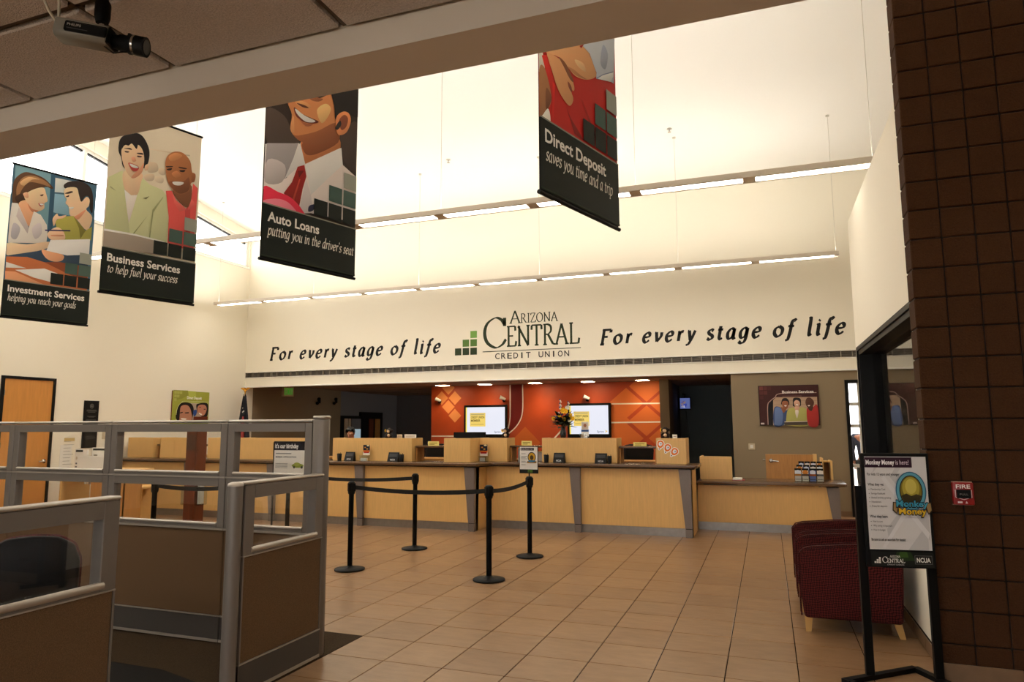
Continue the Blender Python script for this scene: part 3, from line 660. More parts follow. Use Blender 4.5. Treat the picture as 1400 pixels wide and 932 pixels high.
PH['bus'] = ((150, 170, 5.486), (214, 202, 184), [
 ((196, 180, 158), 1, [(280, 290), (350, 290), (360, 350), (290, 360)]), ((200, 184, 162), 1, [(370, 330), (420, 340), (410, 380), (370, 370)]), ((198, 182, 160), 1, [(260, 380), (330, 375), (325, 420), (270, 420)]), ((204, 190, 170), 1, [(340, 390), (400, 400), (395, 440), (345, 430)]), ((200, 186, 166), 0, [(300, 180), (600, 230), (600, 240), (300, 190)]),
 ((178, 182, 140), 0, [(-10, 395), (95, 345), (112, 490), (142, 745), (200, 850), (-40, 815)]), ((182, 186, 146), 0, [(240, 398), (300, 452), (395, 492), (428, 540), (440, 740), (425, 890), (150, 840), (142, 745), (205, 530)]),
 ((226, 180, 150), 1, [(105, 350), (240, 370), (232, 440), (205, 530), (160, 535), (108, 480)]), ((220, 204, 198), 0, [(108, 488), (160, 532), (206, 528), (142, 742), (124, 620)]),
 ((28, 23, 25), 1, [(64, 195), (75, 115), (120, 78), (205, 66), (258, 105), (295, 190), (292, 270), (270, 320), (240, 330), (110, 330), (85, 250)]),
 ((230, 180, 150), 1, [(86, 200), (108, 160), (160, 140), (222, 160), (252, 215), (256, 290), (232, 352), (182, 402), (138, 378), (98, 290)]),
 ((28, 23, 25), 1, [(90, 190), (110, 140), (160, 110), (240, 150), (255, 200), (215, 150), (200, 185), (165, 145), (140, 160), (110, 155)]),
 ((196, 140, 112), 1, [(225, 330), (255, 290), (240, 360), (190, 402), (160, 395)]), ((70, 46, 40), 1, [(112, 200), (145, 205), (135, 213), (115, 210)]), ((70, 46, 40), 1, [(205, 235), (240, 240), (230, 248), (208, 245)]), ((60, 40, 36), 1, [(105, 180), (150, 178), (165, 192), (130, 186)]), ((60, 40, 36), 1, [(200, 215), (240, 215), (250, 228), (215, 224)]),
 ((208, 150, 122), 1, [(160, 250), (185, 245), (195, 275), (170, 280)]), ((172, 66, 60), 1, [(138, 288), (215, 318), (200, 352), (165, 345)]), ((252, 248, 244), 1, [(148, 294), (212, 320), (195, 330), (160, 318)]), ((228, 176, 146), 1, [(262, 310), (288, 300), (284, 340), (262, 345)]),
 ((132, 138, 98), 0, [(170, 820), (285, 680), (270, 700), (180, 822)]), ((140, 146, 106), 0, [(318, 640), (400, 540), (395, 555), (325, 660), (300, 850), (292, 848)]), ((88, 92, 58), 0, [(245, 555), (295, 540), (270, 562)]), ((150, 154, 114), 0, [(0, 460), (45, 500), (0, 475)]),
 ((192, 76, 72), 0, [(418, 500), (462, 498), (492, 570), (578, 640), (606, 575), (622, 445), (657, 480), (640, 720), (625, 960), (430, 890), (440, 700)]), ((158, 54, 54), 0, [(560, 640), (600, 600), (600, 920), (570, 900)]),
 ((114, 72, 48), 1, [(470, 490), (600, 450), (608, 560), (578, 625), (510, 575)]), ((206, 92, 86), 0, [(470, 520), (495, 570), (575, 640), (520, 655), (480, 590)]), ((206, 92, 86), 0, [(610, 560), (640, 600), (600, 640), (580, 640)]),
 ((152, 98, 62), 1, [(414, 275), (438, 228), (488, 205), (548, 218), (600, 278), (614, 360), (640, 378), (632, 430), (606, 442), (590, 500), (530, 525), (478, 500), (430, 430), (416, 345)]),
 ((184, 126, 84), 1, [(440, 240), (490, 215), (540, 235), (500, 270), (450, 275)]), ((112, 68, 44), 1, [(440, 440), (470, 425), (550, 428), (590, 400), (592, 490), (530, 522), (480, 498)]), ((172, 114, 76), 1, [(460, 370), (500, 350), (530, 385), (490, 402)]), ((40, 26, 22), 1, [(425, 335), (462, 330), (455, 345), (430, 346)]), ((40, 26, 22), 1, [(520, 345), (562, 345), (550, 360), (525, 357)]),
 ((58, 34, 26), 1, [(420, 315), (465, 315), (465, 322), (425, 325)]), ((58, 34, 26), 1, [(515, 320), (570, 330), (565, 338), (520, 330)]), ((250, 244, 238), 1, [(468, 432), (548, 436), (530, 458), (482, 456)]), ((134, 84, 54), 1, [(612, 368), (638, 378), (628, 425), (610, 430)]),
 ((138, 128, 118), 0, [(-60, 785), (0, 795), (180, 828), (405, 885), (405, 985), (-60, 930)]), ((228, 216, 206), 0, [(-60, 780), (0, 790), (180, 822), (405, 878), (405, 890), (180, 835), (-60, 795)])])
PH['auto'] = ((350, 110, 5.18), (46, 35, 31), [
 ((74, 62, 56), 1, [(75, 200), (200, 250), (260, 380), (300, 440), (80, 440)]), ((62, 50, 44), 1, [(600, 380), (720, 300), (715, 640), (620, 560)]),
 ((176, 110, 68), 1, [(318, 430), (420, 460), (575, 400), (590, 500), (480, 560), (345, 600)]), ((128, 74, 46), 1, [(330, 440), (470, 440), (575, 350), (580, 440), (430, 520), (350, 520)]),
 ((196, 130, 84), 1, [(222, 150), (235, 50), (330, -20), (520, 10), (560, 160), (562, 270), (570, 380), (500, 440), (420, 455), (330, 440), (262, 385), (242, 330), (252, 240)]),
 ((140, 84, 54), 1, [(262, 385), (300, 390), (430, 360), (560, 300), (568, 385), (500, 440), (420, 456), (330, 440)]), ((232, 172, 116), 1, [(430, 210), (490, 165), (530, 200), (500, 270), (460, 300)]), ((214, 150, 100), 1, [(275, 140), (340, 150), (385, 180), (370, 200), (300, 180)]),
 ((96, 52, 36), 1, [(285, 160), (340, 175), (372, 195), (330, 190)]), ((150, 92, 60), 1, [(370, 110), (470, 130), (440, 150), (390, 140)]), ((44, 30, 26), 1, [(420, 105), (480, 95), (495, 105), (450, 125)]),
 ((112, 52, 42), 1, [(268, 190), (330, 240), (440, 290), (400, 306), (330, 292), (280, 250)]), ((248, 243, 238), 1, [(276, 200), (340, 248), (416, 286), (395, 298), (345, 290), (290, 240)]), ((176, 106, 74), 1, [(290, 262), (340, 300), (400, 312), (350, 325)]), ((216, 150, 102), 1, [(240, 330), (262, 250), (268, 360), (250, 370)]),
 ((26, 19, 18), 1, [(515, 20), (560, -20), (740, -20), (735, 240), (670, 250), (625, 218), (580, 240), (558, 275), (550, 180)]),
 ((204, 130, 84), 1, [(566, 262), (612, 222), (655, 235), (668, 290), (640, 365), (592, 388), (566, 360)]), ((124, 66, 44), 1, [(585, 285), (620, 245), (648, 270), (635, 330), (600, 350)]), ((20, 16, 16), 1, [(558, 335), (590, 285), (600, 315), (575, 350)]),
 ((206, 198, 196), 0, [(60, 450), (300, 445), (345, 592), (590, 480), (612, 600), (716, 690), (712, 1010), (45, 900)]), ((146, 142, 146), 0, [(72, 445), (296, 446), (215, 690), (190, 700), (60, 640)]), ((178, 172, 174), 1, [(80, 560), (200, 600), (180, 720), (60, 720)]),
 ((232, 226, 222), 0, [(308, 440), (345, 598), (290, 620), (198, 697)]), ((228, 220, 212), 0, [(345, 598), (575, 490), (600, 478), (610, 600), (500, 700), (385, 812)]), ((184, 178, 180), 0, [(385, 812), (350, 700), (310, 870), (300, 950), (400, 940)]),
 ((128, 26, 24), 0, [(290, 612), (338, 600), (352, 680), (325, 770), (300, 900), (190, 800), (250, 720)]), ((92, 16, 16), 0, [(290, 640), (335, 640), (300, 690)]), ((166, 60, 46), 0, [(300, 700), (310, 700), (262, 860), (250, 850)]),
 ((202, 42, 70), 1, [(50, 750), (150, 790), (240, 830), (320, 915), (340, 1000), (40, 900)]), ((226, 116, 134), 1, [(45, 850), (160, 840), (240, 880), (280, 960), (40, 895)]), ((30, 32, 60), 1, [(370, 890), (410, 880), (400, 920), (365, 930)])])
PH['dep'] = ((730, 45, 6.013), (166, 28, 24), [
 ((212, 200, 186), 0, [(40, 130), (70, 150), (90, 300), (40, 320)]), ((150, 104, 70), 1, [(42, 300), (92, 300), (142, 520), (120, 620), (80, 680), (42, 720)]), ((112, 72, 48), 1, [(100, 450), (142, 530), (110, 630), (95, 600)]),
 ((188, 44, 38), 0, [(62, 185), (110, 180), (170, 420), (150, 560), (130, 440)]), ((120, 16, 16), 0, [(260, 600), (300, 700), (420, 900), (330, 830)]), ((140, 20, 18), 0, [(380, 540), (400, 560), (520, 880), (480, 820)]), ((186, 36, 32), 0, [(150, 400), (170, 430), (160, 800), (145, 780)]), ((214, 206, 194), 1, [(108, 622), (132, 700), (122, 790), (45, 740)]),
 ((206, 152, 106), 1, [(85, 150), (200, 80), (400, 60), (450, 170), (505, 320), (500, 365), (430, 386), (340, 358), (270, 280), (200, 200)]), ((168, 112, 74), 1, [(270, 280), (340, 350), (430, 384), (380, 350), (320, 300)]), ((222, 172, 126), 1, [(330, 220), (400, 250), (420, 320), (360, 280)]),
 ((196, 142, 98), 1, [(98, 160), (150, 180), (220, 230), (270, 300), (312, 390), (328, 462), (312, 476), (285, 410), (300, 480), (318, 540), (310, 580), (285, 600), (240, 550), (190, 460), (145, 320)]), ((120, 74, 48), 1, [(200, 200), (260, 260), (320, 400), (290, 380), (240, 280)]), ((116, 60, 42), 1, [(272, 400), (300, 440), (305, 490), (280, 450)]),
 ((180, 188, 202), 0, [(390, 105), (450, 60), (660, 10), (650, 420), (630, 405), (505, 378), (508, 330), (450, 170)]), ((204, 210, 220), 0, [(510, 375), (560, 345), (645, 322), (645, 360), (625, 405)]), ((120, 130, 158), 0, [(505, 372), (560, 340), (645, 318), (645, 326), (560, 350), (512, 380)]), ((150, 20, 20), 0, [(368, 110), (405, 95), (380, 130)]), ((150, 160, 180), 1, [(560, 100), (600, 180), (580, 300), (540, 250)])])
BLAB = {'inv': ('investment services banner with a laughing couple signing papers', .0), 'bus': ('business services banner with a woman in green jacket and a man in red', 0),
        'auto': ('auto loans banner with a smiling man in white shirt and red tie', 0), 'dep': ('direct deposit banner with a red apron, hanging nearest the block wall', 0)}
def banner(key, bl):
    A = onZ(BZ, *bl); c = A+BU*BWID/2
    t = thing('hanging_banner', c, BLAB[key][0], 'banner', 'hanging advertising banners')
    f = MB(); NS = 8
    vs = [A+BU*(BWID*i/NS)+np.array([0, 0, z])-BN*(.001 if s_ else .003) for s_ in (0, 1) for z in (0, BHGT) for i in range(NS+1)]
    m_ = NS+1; fs = []
    for s_ in (0, 1): fs += [(s_*2*m_+i, s_*2*m_+i+1, s_*2*m_+m_+i+1, s_*2*m_+m_+i) for i in range(NS)]
    f.add(vs, fs, 'black_plastic').build('fabric', t)
    MB().tube([A-BU*.01+np.array([0, 0, .012]), A+BU*(BWID+.01)+np.array([0, 0, .012])], .013, 'black_plastic', 10).build('bottom_rod', t)
    MB().tube([A-BU*.01+np.array([0, 0, BHGT]), A+BU*(BWID+.01)+np.array([0, 0, BHGT])], .012, 'black_plastic', 10).build('top_rod', t)
    for a in (.06, BWID-.06):
        p = A+BU*a+np.array([0, 0, BHGT+.01]); MB().tube([p, (p[0], p[1], zceil(p[1]))], .002, 'cable', 5).build('hanging_wire', t)
    d = Decal(A, BU, (0, 0, 1), BN, start=.0005)
    m, bgc, shapes = PH[key]
    PT = .46
    d.rect(0, PT, BWID, BHGT, gain(c255(*bgc)))
    for col, sm, pts in shapes:
        if sm: pts = smooth_closed(pts, 4)
        q = [d.uv(m[0]+x/m[2], m[1]+y/m[2]) for x, y in pts]
        q = [(min(max(a, .002), BWID-.002), min(max(b, PT-.002), BHGT-.004)) for a, b in q]
        d.poly(q, gain(c255(*col)), tone=.24)
    # dark green foot panel with the stepped squares and the wording
    d.rect(0, .03, BWID, PT, (.045, .085, .06))
    S = [(.795, .485, (.05, .09, .065)), (.638, .485, (.05, .09, .065)), (.485, .485, (.05, .09, .065)), (.795, .645, (.30, .40, .37)), (.638, .645, (.26, .36, .33)), (.795, .805, (.62, .64, .60))]
    for a, b, c in S: d.rect(a, b, a+.142, b+.142, c)
    d.rect(.0, PT-.004, BWID, PT+.006, (.55, .55, .50))
    ti, su, w1, w2 = TEXTS[key]
    d.text(ti, .045, .325, w1, .078, (.97, .96, .93), .024)
    d.serif(su, .05, .215, w2, .08, (.93, .92, .88), slant=.2, thick=.115, thin=.05, nib=.6, track=.01)
    d.rect(.0, .036, BWID, .045, (.14, .19, .13))
    d.build('printed_face', t)
banner('inv', (0, 434)); banner('bus', (135, 400)); banner('auto', (355, 355)); banner('dep', (738, 265))

# ---- cubicle panels
PYF, PTH = 4.40, .075
def panel_x(xa, xb, label, front=PYF):
    y0, y1 = front, front+PTH; t = thing('cubicle_partition', ((xa+xb)/2, front+PTH/2, 0), label, 'partition', 'glazed cubicle panels')
    e = .004; xa += e; xb -= e; fw = .065
    fr = MB()
    for za, zb in [(.862, 1.245), (1.255, 1.672)]:
        fr.box(xa, xa+fw, y0, y1, za, zb, 'frame_grey', .004).box(xb-fw, xb, y0, y1, za, zb, 'frame_grey', .004).box(xa+fw, xb-fw, y0, y1, zb-fw, zb, 'frame_grey').box(xa+fw, xb-fw, y0, y1, za, za+.025, 'frame_grey')
    fr.build('glass_frame', t)
    for za, zb in [(.862, 1.245), (1.255, 1.672)]:
        MB().tube([(xa+fw, y0+.004, za+.028), (xb-fw, y0+.004, za+.028)], .013, 'cap_silver', 8).build('sill_bar', t)
        MB().box(xa+fw, xb-fw, y0+.034, y0+.040, za+.025, zb-fw, 'glass').build('glass_pane', t)
    MB().box(xa, xb, y0-.004, y1+.004, 1.676, 1.70, 'cap_silver', .01, 2).build('top_cap', t)
    MB().box(xa, xb, y0-.006, y1, 1.2445, 1.2555, 'cap_silver').box(xa, xb, y0-.006, y1, .845, .860, 'cap_silver').build('rail', t)
    MB().box(xa, xb, y0+.004, y1-.004, .205, .842, 'fabric_tan', .006).build('fabric_panel', t)
    MB().box(xa, xb, y0, y1, .03, .198, 'base_grey', .004).build('base_panel', t)
    MB().box(xa, xb, y0-.003, y1, .198, .206, 'cap_silver').box(xa, xb, y0-.003, y1, .012, .032, 'cap_silver').build('rail', t)
    for x in (xa+.1, xb-.1): MB().lathe([(.018, 0), (.018, .013)], (x, y0+PTH/2, 0), 'black_plastic', 10).build('foot', t)
XJ = [-7.66, -6.455, -5.262, -4.017, -3.215]
for a, b, lab in zip(XJ[:-1], XJ[1:], ['glazed cubicle panel cut off by the picture edge, in front of the wood door', 'glazed cubicle panel in front of the door handle and brochure shelf', 'glazed cubicle panel in front of the red wood post', 'narrow glazed cubicle panel beside the end post, birthday sign behind it']): panel_x(a, b, lab)
t = thing('corner_post', (-3.165, 4.44, 0), 'tall grey rounded end post where the cubicle panels meet', 'post')
MB().prism([(-3.214+.004, 4.395), (-3.19, 4.385), (-3.15, 4.385), (-3.115, 4.40), (-3.10, 4.44), (-3.115, 4.48), (-3.15, 4.492), (-3.21, 4.485)], 2, .0, 1.70, 'frame_grey', .008).build('post_body', t)
MB().prism([(-3.212, 4.39), (-3.19, 4.38), (-3.15, 4.38), (-3.11, 4.395), (-3.095, 4.44), (-3.11, 4.485), (-3.15, 4.497), (-3.21, 4.49)], 2, 1.70, 1.725, 'cap_silver', .01).build('post_cap', t)
def panel_y(ya, yb, label, near_post, name='low_cubicle_partition', seams=True):
    xc = -3.125; x0, x1 = xc-.037, xc+.037; t = thing(name, (xc, (ya+yb)/2, 0), label, 'partition', 'low cubicle side panels'); H = 1.30; fw = .09
    za = .845
    if near_post:
        MB().tube([(xc, ya, 0), (xc, ya, H-.012)], .046, 'frame_grey', 18).build('end_post', t)
        MB().lathe([(.049, -.012), (.047, .004), (.03, .012), (.001, .014)], (xc, ya, H-.01), 'cap_silver', 18).build('post_cap', t); ya += .048
    fr = MB().box(x0, x1, ya, ya+fw, za, H-.02, 'frame_grey', .004).box(x0, x1, yb-fw, yb, za, H-.02, 'frame_grey', .004).box(x0, x1, ya+fw, yb-fw, H-.105, H-.02, 'frame_grey').box(x0, x1, ya+fw, yb-fw, za, za+.03, 'frame_grey')
    fr.build('glass_frame', t)
    MB().tube([(x1-.006, ya+fw-.02, za+.03), (x1-.006, yb-fw+.02, za+.03)], .018, 'cap_silver', 10).build('sill_bar', t)
    MB().box(xc-.004, xc+.002, ya+fw, yb-fw, za+.03, H-.105, 'glass').build('glass_pane', t)
    MB().box(x0-.004, x1+.004, ya-.01, yb+.004, H-.018, H, 'cap_silver', .008, 2).build('top_cap', t)
    MB().box(x0+.003, x1-.003, ya+.01, yb-.01, .205, za-.004, 'fabric_tan', .006).build('fabric_panel', t)
    MB().box(x0-.001, x1+.001, ya, yb, .03, .198, 'base_grey', .004).build('base_panel', t)
    MB().box(x0, x1, ya, ya+.012, .03, za, 'frame_grey').box(x0, x1, yb-.012, yb, .03, za, 'frame_grey').box(x0, x1+.003, ya, yb, .198, .206, 'cap_silver').box(x0, x1+.003, ya, yb, .012, .032, 'cap_silver').box(x0, x1+.002, ya, yb, za-.006, za+.001, 'cap_silver').build('rail', t)
    for y in (ya+.1, yb-.1): MB().lathe([(.018, 0), (.018, .013)], (xc, y, 0), 'black_plastic', 10).build('foot', t)
panel_y(3.515, 4.38, 'low grey cubicle side panel with one window, standing on the carpet edge', True)
panel_y(1.35, 2.665, 'low foreground cubicle side panel with the office chair behind its glass', False)

# ---- queue stanchions with belts
def stanchion_parts(t, belts=(), pole=.98):
    MB().lathe([(.165, 0), (.175, .006), (.172, .018), (.10, .03), (.045, .038), (.03, .05)], (0, 0, 0), 'black_metal', 28).build('base', t, True)
    MB().lathe([(.030, .035), (.030, .88)], (0, 0, 0), 'black_metal', 16).build('pole', t, True)
    h = MB().lathe([(.036, .86), (.042, .875), (.042, .985), (.036, 1.0), (.012, 1.005)], (0, 0, 0), 'black_plastic', 16)
    for a in range(4):
        q = a*math.pi/2; h.box(.038*math.cos(q)-.012, .038*math.cos(q)+.012, .038*math.sin(q)-.012, .038*math.sin(q)+.012, .89, .985, 'black_plastic', .003)
    h.build('belt_head', t, True)
    for dx, dy in belts:
        L = math.hypot(dx, dy); n_ = 10; ux, uy = dx/L, dy/L; vs = []
        for k in range(n_+1):
            q = k/n_; sag = .035*4*q*(1-q)*(L/1.7); d_ = .05+q*(L-.1)
            for z in (.962, .914):
                for o_ in (-.0015, .0015): vs.append((ux*d_-uy*o_, uy*d_+ux*o_, z-sag))
        fs = []
        for k in range(n_):
            b = k*4; fs += [(b, b+4, b+6, b+2), (b+1, b+3, b+7, b+5), (b, b+1, b+5, b+4), (b+2, b+6, b+7, b+3)]
        MB().add(vs, fs, 'black_rubber').build('belt', t, True)
SG = 'belt queue stanchions on the tile floor'
ST = {'nr': (-2.885, 7.115), 'nl': (-4.615, 7.095), 'fl': (-4.56, 8.565), 'fr': (-2.90, 8.53), 'hl': (-6.68, 8.60), 'pl': (-7.05, 6.55), 'pm': (-5.95, 6.55)}
def stn(k, label, to=()):
    t = thing('queue_stanchion', (*ST[k], 0), label, 'stanchion', SG, world=False)
    stanchion_parts(t, [(ST[q][0]-ST[k][0], ST[q][1]-ST[k][1]) for q in to]); return t
stn('nr', 'black belt stanchion nearest the camera, at the corner of the queue', ('nl', 'fr')); stn('nl', 'black belt stanchion in front, right beside the cubicle end post')
stn('fl', 'black belt stanchion behind, nearer the cubicle and the counter', ('hl',)); stn('fr', 'black belt stanchion carrying a small paper sign on top')
stn('hl', 'black stanchion seen through the narrow cubicle window'); stn('pl', 'black stanchion seen through the lower cubicle glass left of the red wood post', ('pm',)); stn('pm', 'black stanchion just behind the red wood post, seen through cubicle glass')
# sign on top of a stanchion
x, y = ST['fr']; y -= .0; t = thing('stanchion_sign', (x, y, 1.006), 'small white program flyer in a holder on top of the rear stanchion', 'sign')
MB().lathe([(.01, 0), (.01, .07)], (x, y, 1.0), 'black_metal', 10).build('stem', t)
sx0, sx1, sz0, sz1 = x-.125, x+.115, 1.045, 1.375
MB().box(sx0-.006, sx1+.006, y-.006, y+.006, sz0-.006, sz1+.006, 'black_plastic', .002).build('holder', t)
d = Decal((sx0, y-.0065, sz0), (1, 0, 0), (0, 0, 1), (0, -1, 0), start=.001); w_, h_ = sx1-sx0, sz1-sz0
d.rect(0, 0, w_, h_, (.90, .89, .87)); d.rect(.01, h_-.045, w_*.8, h_-.012, (.12, .05, .10)); d.rect(0, 0, w_, .045, (.05, .07, .05)); d.rect(w_*.45, .005, w_*.72, .04, (.30, .45, .12))
for k, q in enumerate([.24, .205, .19, .175, .145, .13, .1]): d.rect(.02, q, .02+(.08 if k % 2 else .06), q+.006, (.5, .5, .5))
d.ell(w_*.68, .20, .055, .065, (.10, .13, .16)); d.ell(w_*.68, .20, .045, .055, (.80, .62, .15)); d.ell(w_*.68, .195, .025, .03, (.30, .22, .10)); d.rect(w_*.42, .125, w_*.95, .15, (.55, .42, .15)); d.ell(w_*.68, .15, .05, .012, (.15, .45, .65))
d.text('Monkey Money is here!', .016, h_-.034, w_*.68, .013, (.95, .93, .93), .01)
d.build('flyer', t)

# ---- teller counter, in front of everyone behind it
CL, CR = 10.27, 10.72                     # front planes of the two counter runs
CT = 1.055                                # counter height
def pilaster(t, xr, yf, top=CT-.055, wt=.175, wb=.10, dt=.22, db=.17):
    """tapered leg: right edge upright, left edge slanting in towards the foot"""
    m = MB(); zt, zm = top, .125
    def ring(w, d, z): return [(xr-w, yf, z), (xr, yf, z), (xr, yf+d, z), (xr-w, yf+d, z)]
    a, b, c = ring(wb-.002, db, 0), ring(wb, db, zm-.004), ring(wb, db, zm+.004); e = ring(wt, dt, zt)
    fs = [(0, 1, 5, 4), (1, 2, 6, 5), (2, 3, 7, 6), (3, 0, 4, 7), (0, 3, 2, 1), (4, 5, 6, 7)]
    m.add(a+b, fs, 'pilaster').add(c+e, fs, 'pilaster'); m.add(ring(wb-.008, db-.01, zm-.005)+ring(wb-.008, db-.01, zm+.005), fs, 'dark_frame')
    return m.build('pilaster', t)
def counter(name, label, xa, xb, yf, depth, top, legs, name2='counter'):
    t = thing(name, ((xa+xb)/2, yf+depth/2, 0), label, 'counter', 'teller counters')
    xs = [xa]+[q-.09 for q in legs]+[xb]; xs = sorted(set(xs))
    MB().box(xa, xb, yf+.03, yf+.06, .12, top-.066, 'maple_dark').box(xa, xa+.03, yf+.06, yf+depth, 0, top-.066, 'maple').box(xb-.03, xb, yf+.06, yf+depth, 0, top-.066, 'maple').build('carcass', t)
    for a, b in zip(xs[:-1], xs[1:]):
        if b-a > .3: MB().box(a+.003, b-.003, yf+.01, yf+.03, .125, top-.066, 'maple', .002).build('front_panel', t)
    MB().box(xa, xb, yf+.02, yf+.045, 0, .122, 'steel').build('kick_plate', t)
    for q in legs: pilaster(t, q, yf-.05, top-.064)
    return t
tl = counter('teller_counter', 'long maple teller counter run behind the stanchion belts, left of the step', -12.25, -4.40, CL, .75, CT, [-12.0, -10.15, -8.25, -6.43, -4.40])
tr_ = counter('teller_counter', 'maple teller counter run with yellow flowers above it, right of the step', -4.395, -1.105, CR, .75, CT, [-2.79, -1.105])
t = thing('granite_worktop', (-6, 10.7, CT-.045), 'speckled brown granite worktop running along both teller counters', 'worktop')
MB().prism([(-12.27, CL-.10), (-4.44, CL-.10), (-4.36, CL-.06), (-4.26, CR-.13), (-4.18, CR-.10), (-1.03, CR-.10), (-1.0, CR-.07), (-1.0, CR+.55), (-4.30, CR+.55), (-4.42, CL+.62), (-12.27, CL+.62)], 2, CT-.045, CT, 'granite', .006).build('slab', t)
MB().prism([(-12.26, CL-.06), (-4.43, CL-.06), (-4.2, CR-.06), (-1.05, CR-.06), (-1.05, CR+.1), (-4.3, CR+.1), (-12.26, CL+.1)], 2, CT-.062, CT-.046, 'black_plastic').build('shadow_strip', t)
# privacy boxes on the worktop
def privacy_box(xa, xb, yf, label, ztop=1.445, depth=.40):
    t = thing('teller_privacy_box', ((xa+xb)/2, yf+depth/2, CT), label, 'privacy screen', 'maple privacy boxes on the teller worktop')
    MB().box(xa, xb, yf, yf+.025, CT, ztop, 'maple', .002).build('front_panel', t)
    MB().box(xa, xa+.025, yf+.025, yf+depth, CT, ztop, 'maple', .002).build('side_panel', t)
    MB().box(xb-.025, xb, yf+.025, yf+depth, CT, ztop, 'maple', .002).build('side_panel', t)
    MB().box(xa+.025, xb-.025, yf+.025, yf+depth, ztop-.03, ztop-.006, 'maple_dark').build('top_board', t)
PX = lambda px, yv, py=610: float(onY(yv, px, py)[0])
YF, YG = 10.56, 10.98
for a, b, yv, lab in [(175, 209, YF, 'maple privacy box farthest along, against the cream side wall'), (219, 261, YF, 'maple privacy box seen left of the red wood post'), (284, 309, YF, 'maple privacy box seen just right of the red wood post'), (328, 418, YF, 'maple privacy box seen behind the birthday sign'),
                      (455, 563, YF, 'wide maple privacy box beside the cubicle end post'), (607, 643, YF, 'narrow maple privacy box in front of the left screen'),
                      (655, 693, YG, 'maple privacy box carrying a plush toy, below the left screen'), (741, 843, YG, 'wide maple privacy box under the flowers'), (897, 938, YG, 'maple privacy box with three balloon stickers')]:
    privacy_box(PX(a, yv), PX(b, yv), yv, lab)
# low shelves bridging the boxes
for a, b, yv, lab in [(209, 219, YF, 'short granite transaction shelf near the side wall'), (261, 284, YF, 'granite transaction shelf behind the red wood post'), (564, 606, YF, 'granite transaction shelf left of the step, yellow card on it'), (694, 740, YG, 'granite transaction shelf left of the flowers'), (844, 896, YG, 'granite transaction shelf in front of the mesh chair')]:
    xa, xb = PX(a, yv)+.003, PX(b, yv)-.003; t = thing('transaction_shelf', ((xa+xb)/2, yv+.25, 1.3), lab, 'shelf', 'granite shelves between the privacy boxes')
    MB().box(xa, xb, yv+.10, yv+.40, 1.285, 1.315, 'granite', .004).build('slab', t)
    MB().box(xa+.004, xa+.024, yv+.12, yv+.38, CT, 1.285, 'maple_dark').build('bracket', t); MB().box(xb-.024, xb-.004, yv+.12, yv+.38, CT, 1.285, 'maple_dark').build('bracket', t)

# ---- lower wheelchair desk at the right end
t = counter('low_desk', 'lower maple service desk with granite top at the end of the counter', -1.10, .93, 11.6, .75, .765, [.965])
t['category'] = 'desk'; t['group'] = ''; del t['group']
MB().prism([(-1.10, 11.5), (1.04, 11.5), (1.07, 11.53), (1.07, 12.4), (-1.10, 12.4)], 2, .722, .765, 'granite', .006).build('granite_top', t)
t = thing('desk_divider', (-.83, 11.9, .765), 'maple divider screen standing on the low desk', 'divider')
MB().box(PX(957, 11.9, 640), PX(1001, 11.9, 640), 11.9, 11.93, .765, 1.135, 'maple', .003).box(PX(957, 11.9, 640), PX(957, 11.9, 640)+.03, 11.93, 12.35, .765, 1.135, 'maple').build('screen_board', t)
t = thing('half_door', (.3, 12.96, 0), 'waist-high maple half door with a chrome lever behind the low desk', 'gate')
MB().box(-.06, .70, 12.95, 13.0, .08, 1.14, 'maple_dark', .004).build('door_leaf', t)
h = MB().lathe([(.035, 0), (.035, .012), (.013, .016), (.013, .05)], (0, 0, 0), 'chrome', 14); h.xf(Matrix.Translation((.03, 12.95, 1.03)) @ Matrix.Rotation(math.pi/2, 4, 'X')); h.tube([(.03, 12.9, 1.03), (.15, 12.9, 1.02)], .011, 'chrome').tube([(-.06, 12.975, 1.04), (-.11, 12.97, 1.045)], .014, 'chrome'); h.build('lever_handle', t)
MB().box(.70, .76, 12.93, 13.02, 0, 1.15, 'maple', .004).build('jamb_post', t)
t = thing('pigeonhole_cabinet', (.85, 12.75, 0), 'open maple cabinet end beside the half door', 'cabinet')
MB().box(.80, .83, 12.55, 12.92, 0, 1.10, 'maple', .003).build('side_board', t); MB().box(.93, .96, 12.45, 12.92, 0, 1.06, 'maple', .003).build('side_board', t); MB().box(.83, .93, 12.6, 12.92, 1.03, 1.05, 'maple').build('top_board', t); MB().box(.83, .93, 12.88, 12.9, 0, 1.03, 'maple_dark').build('back_board', t)

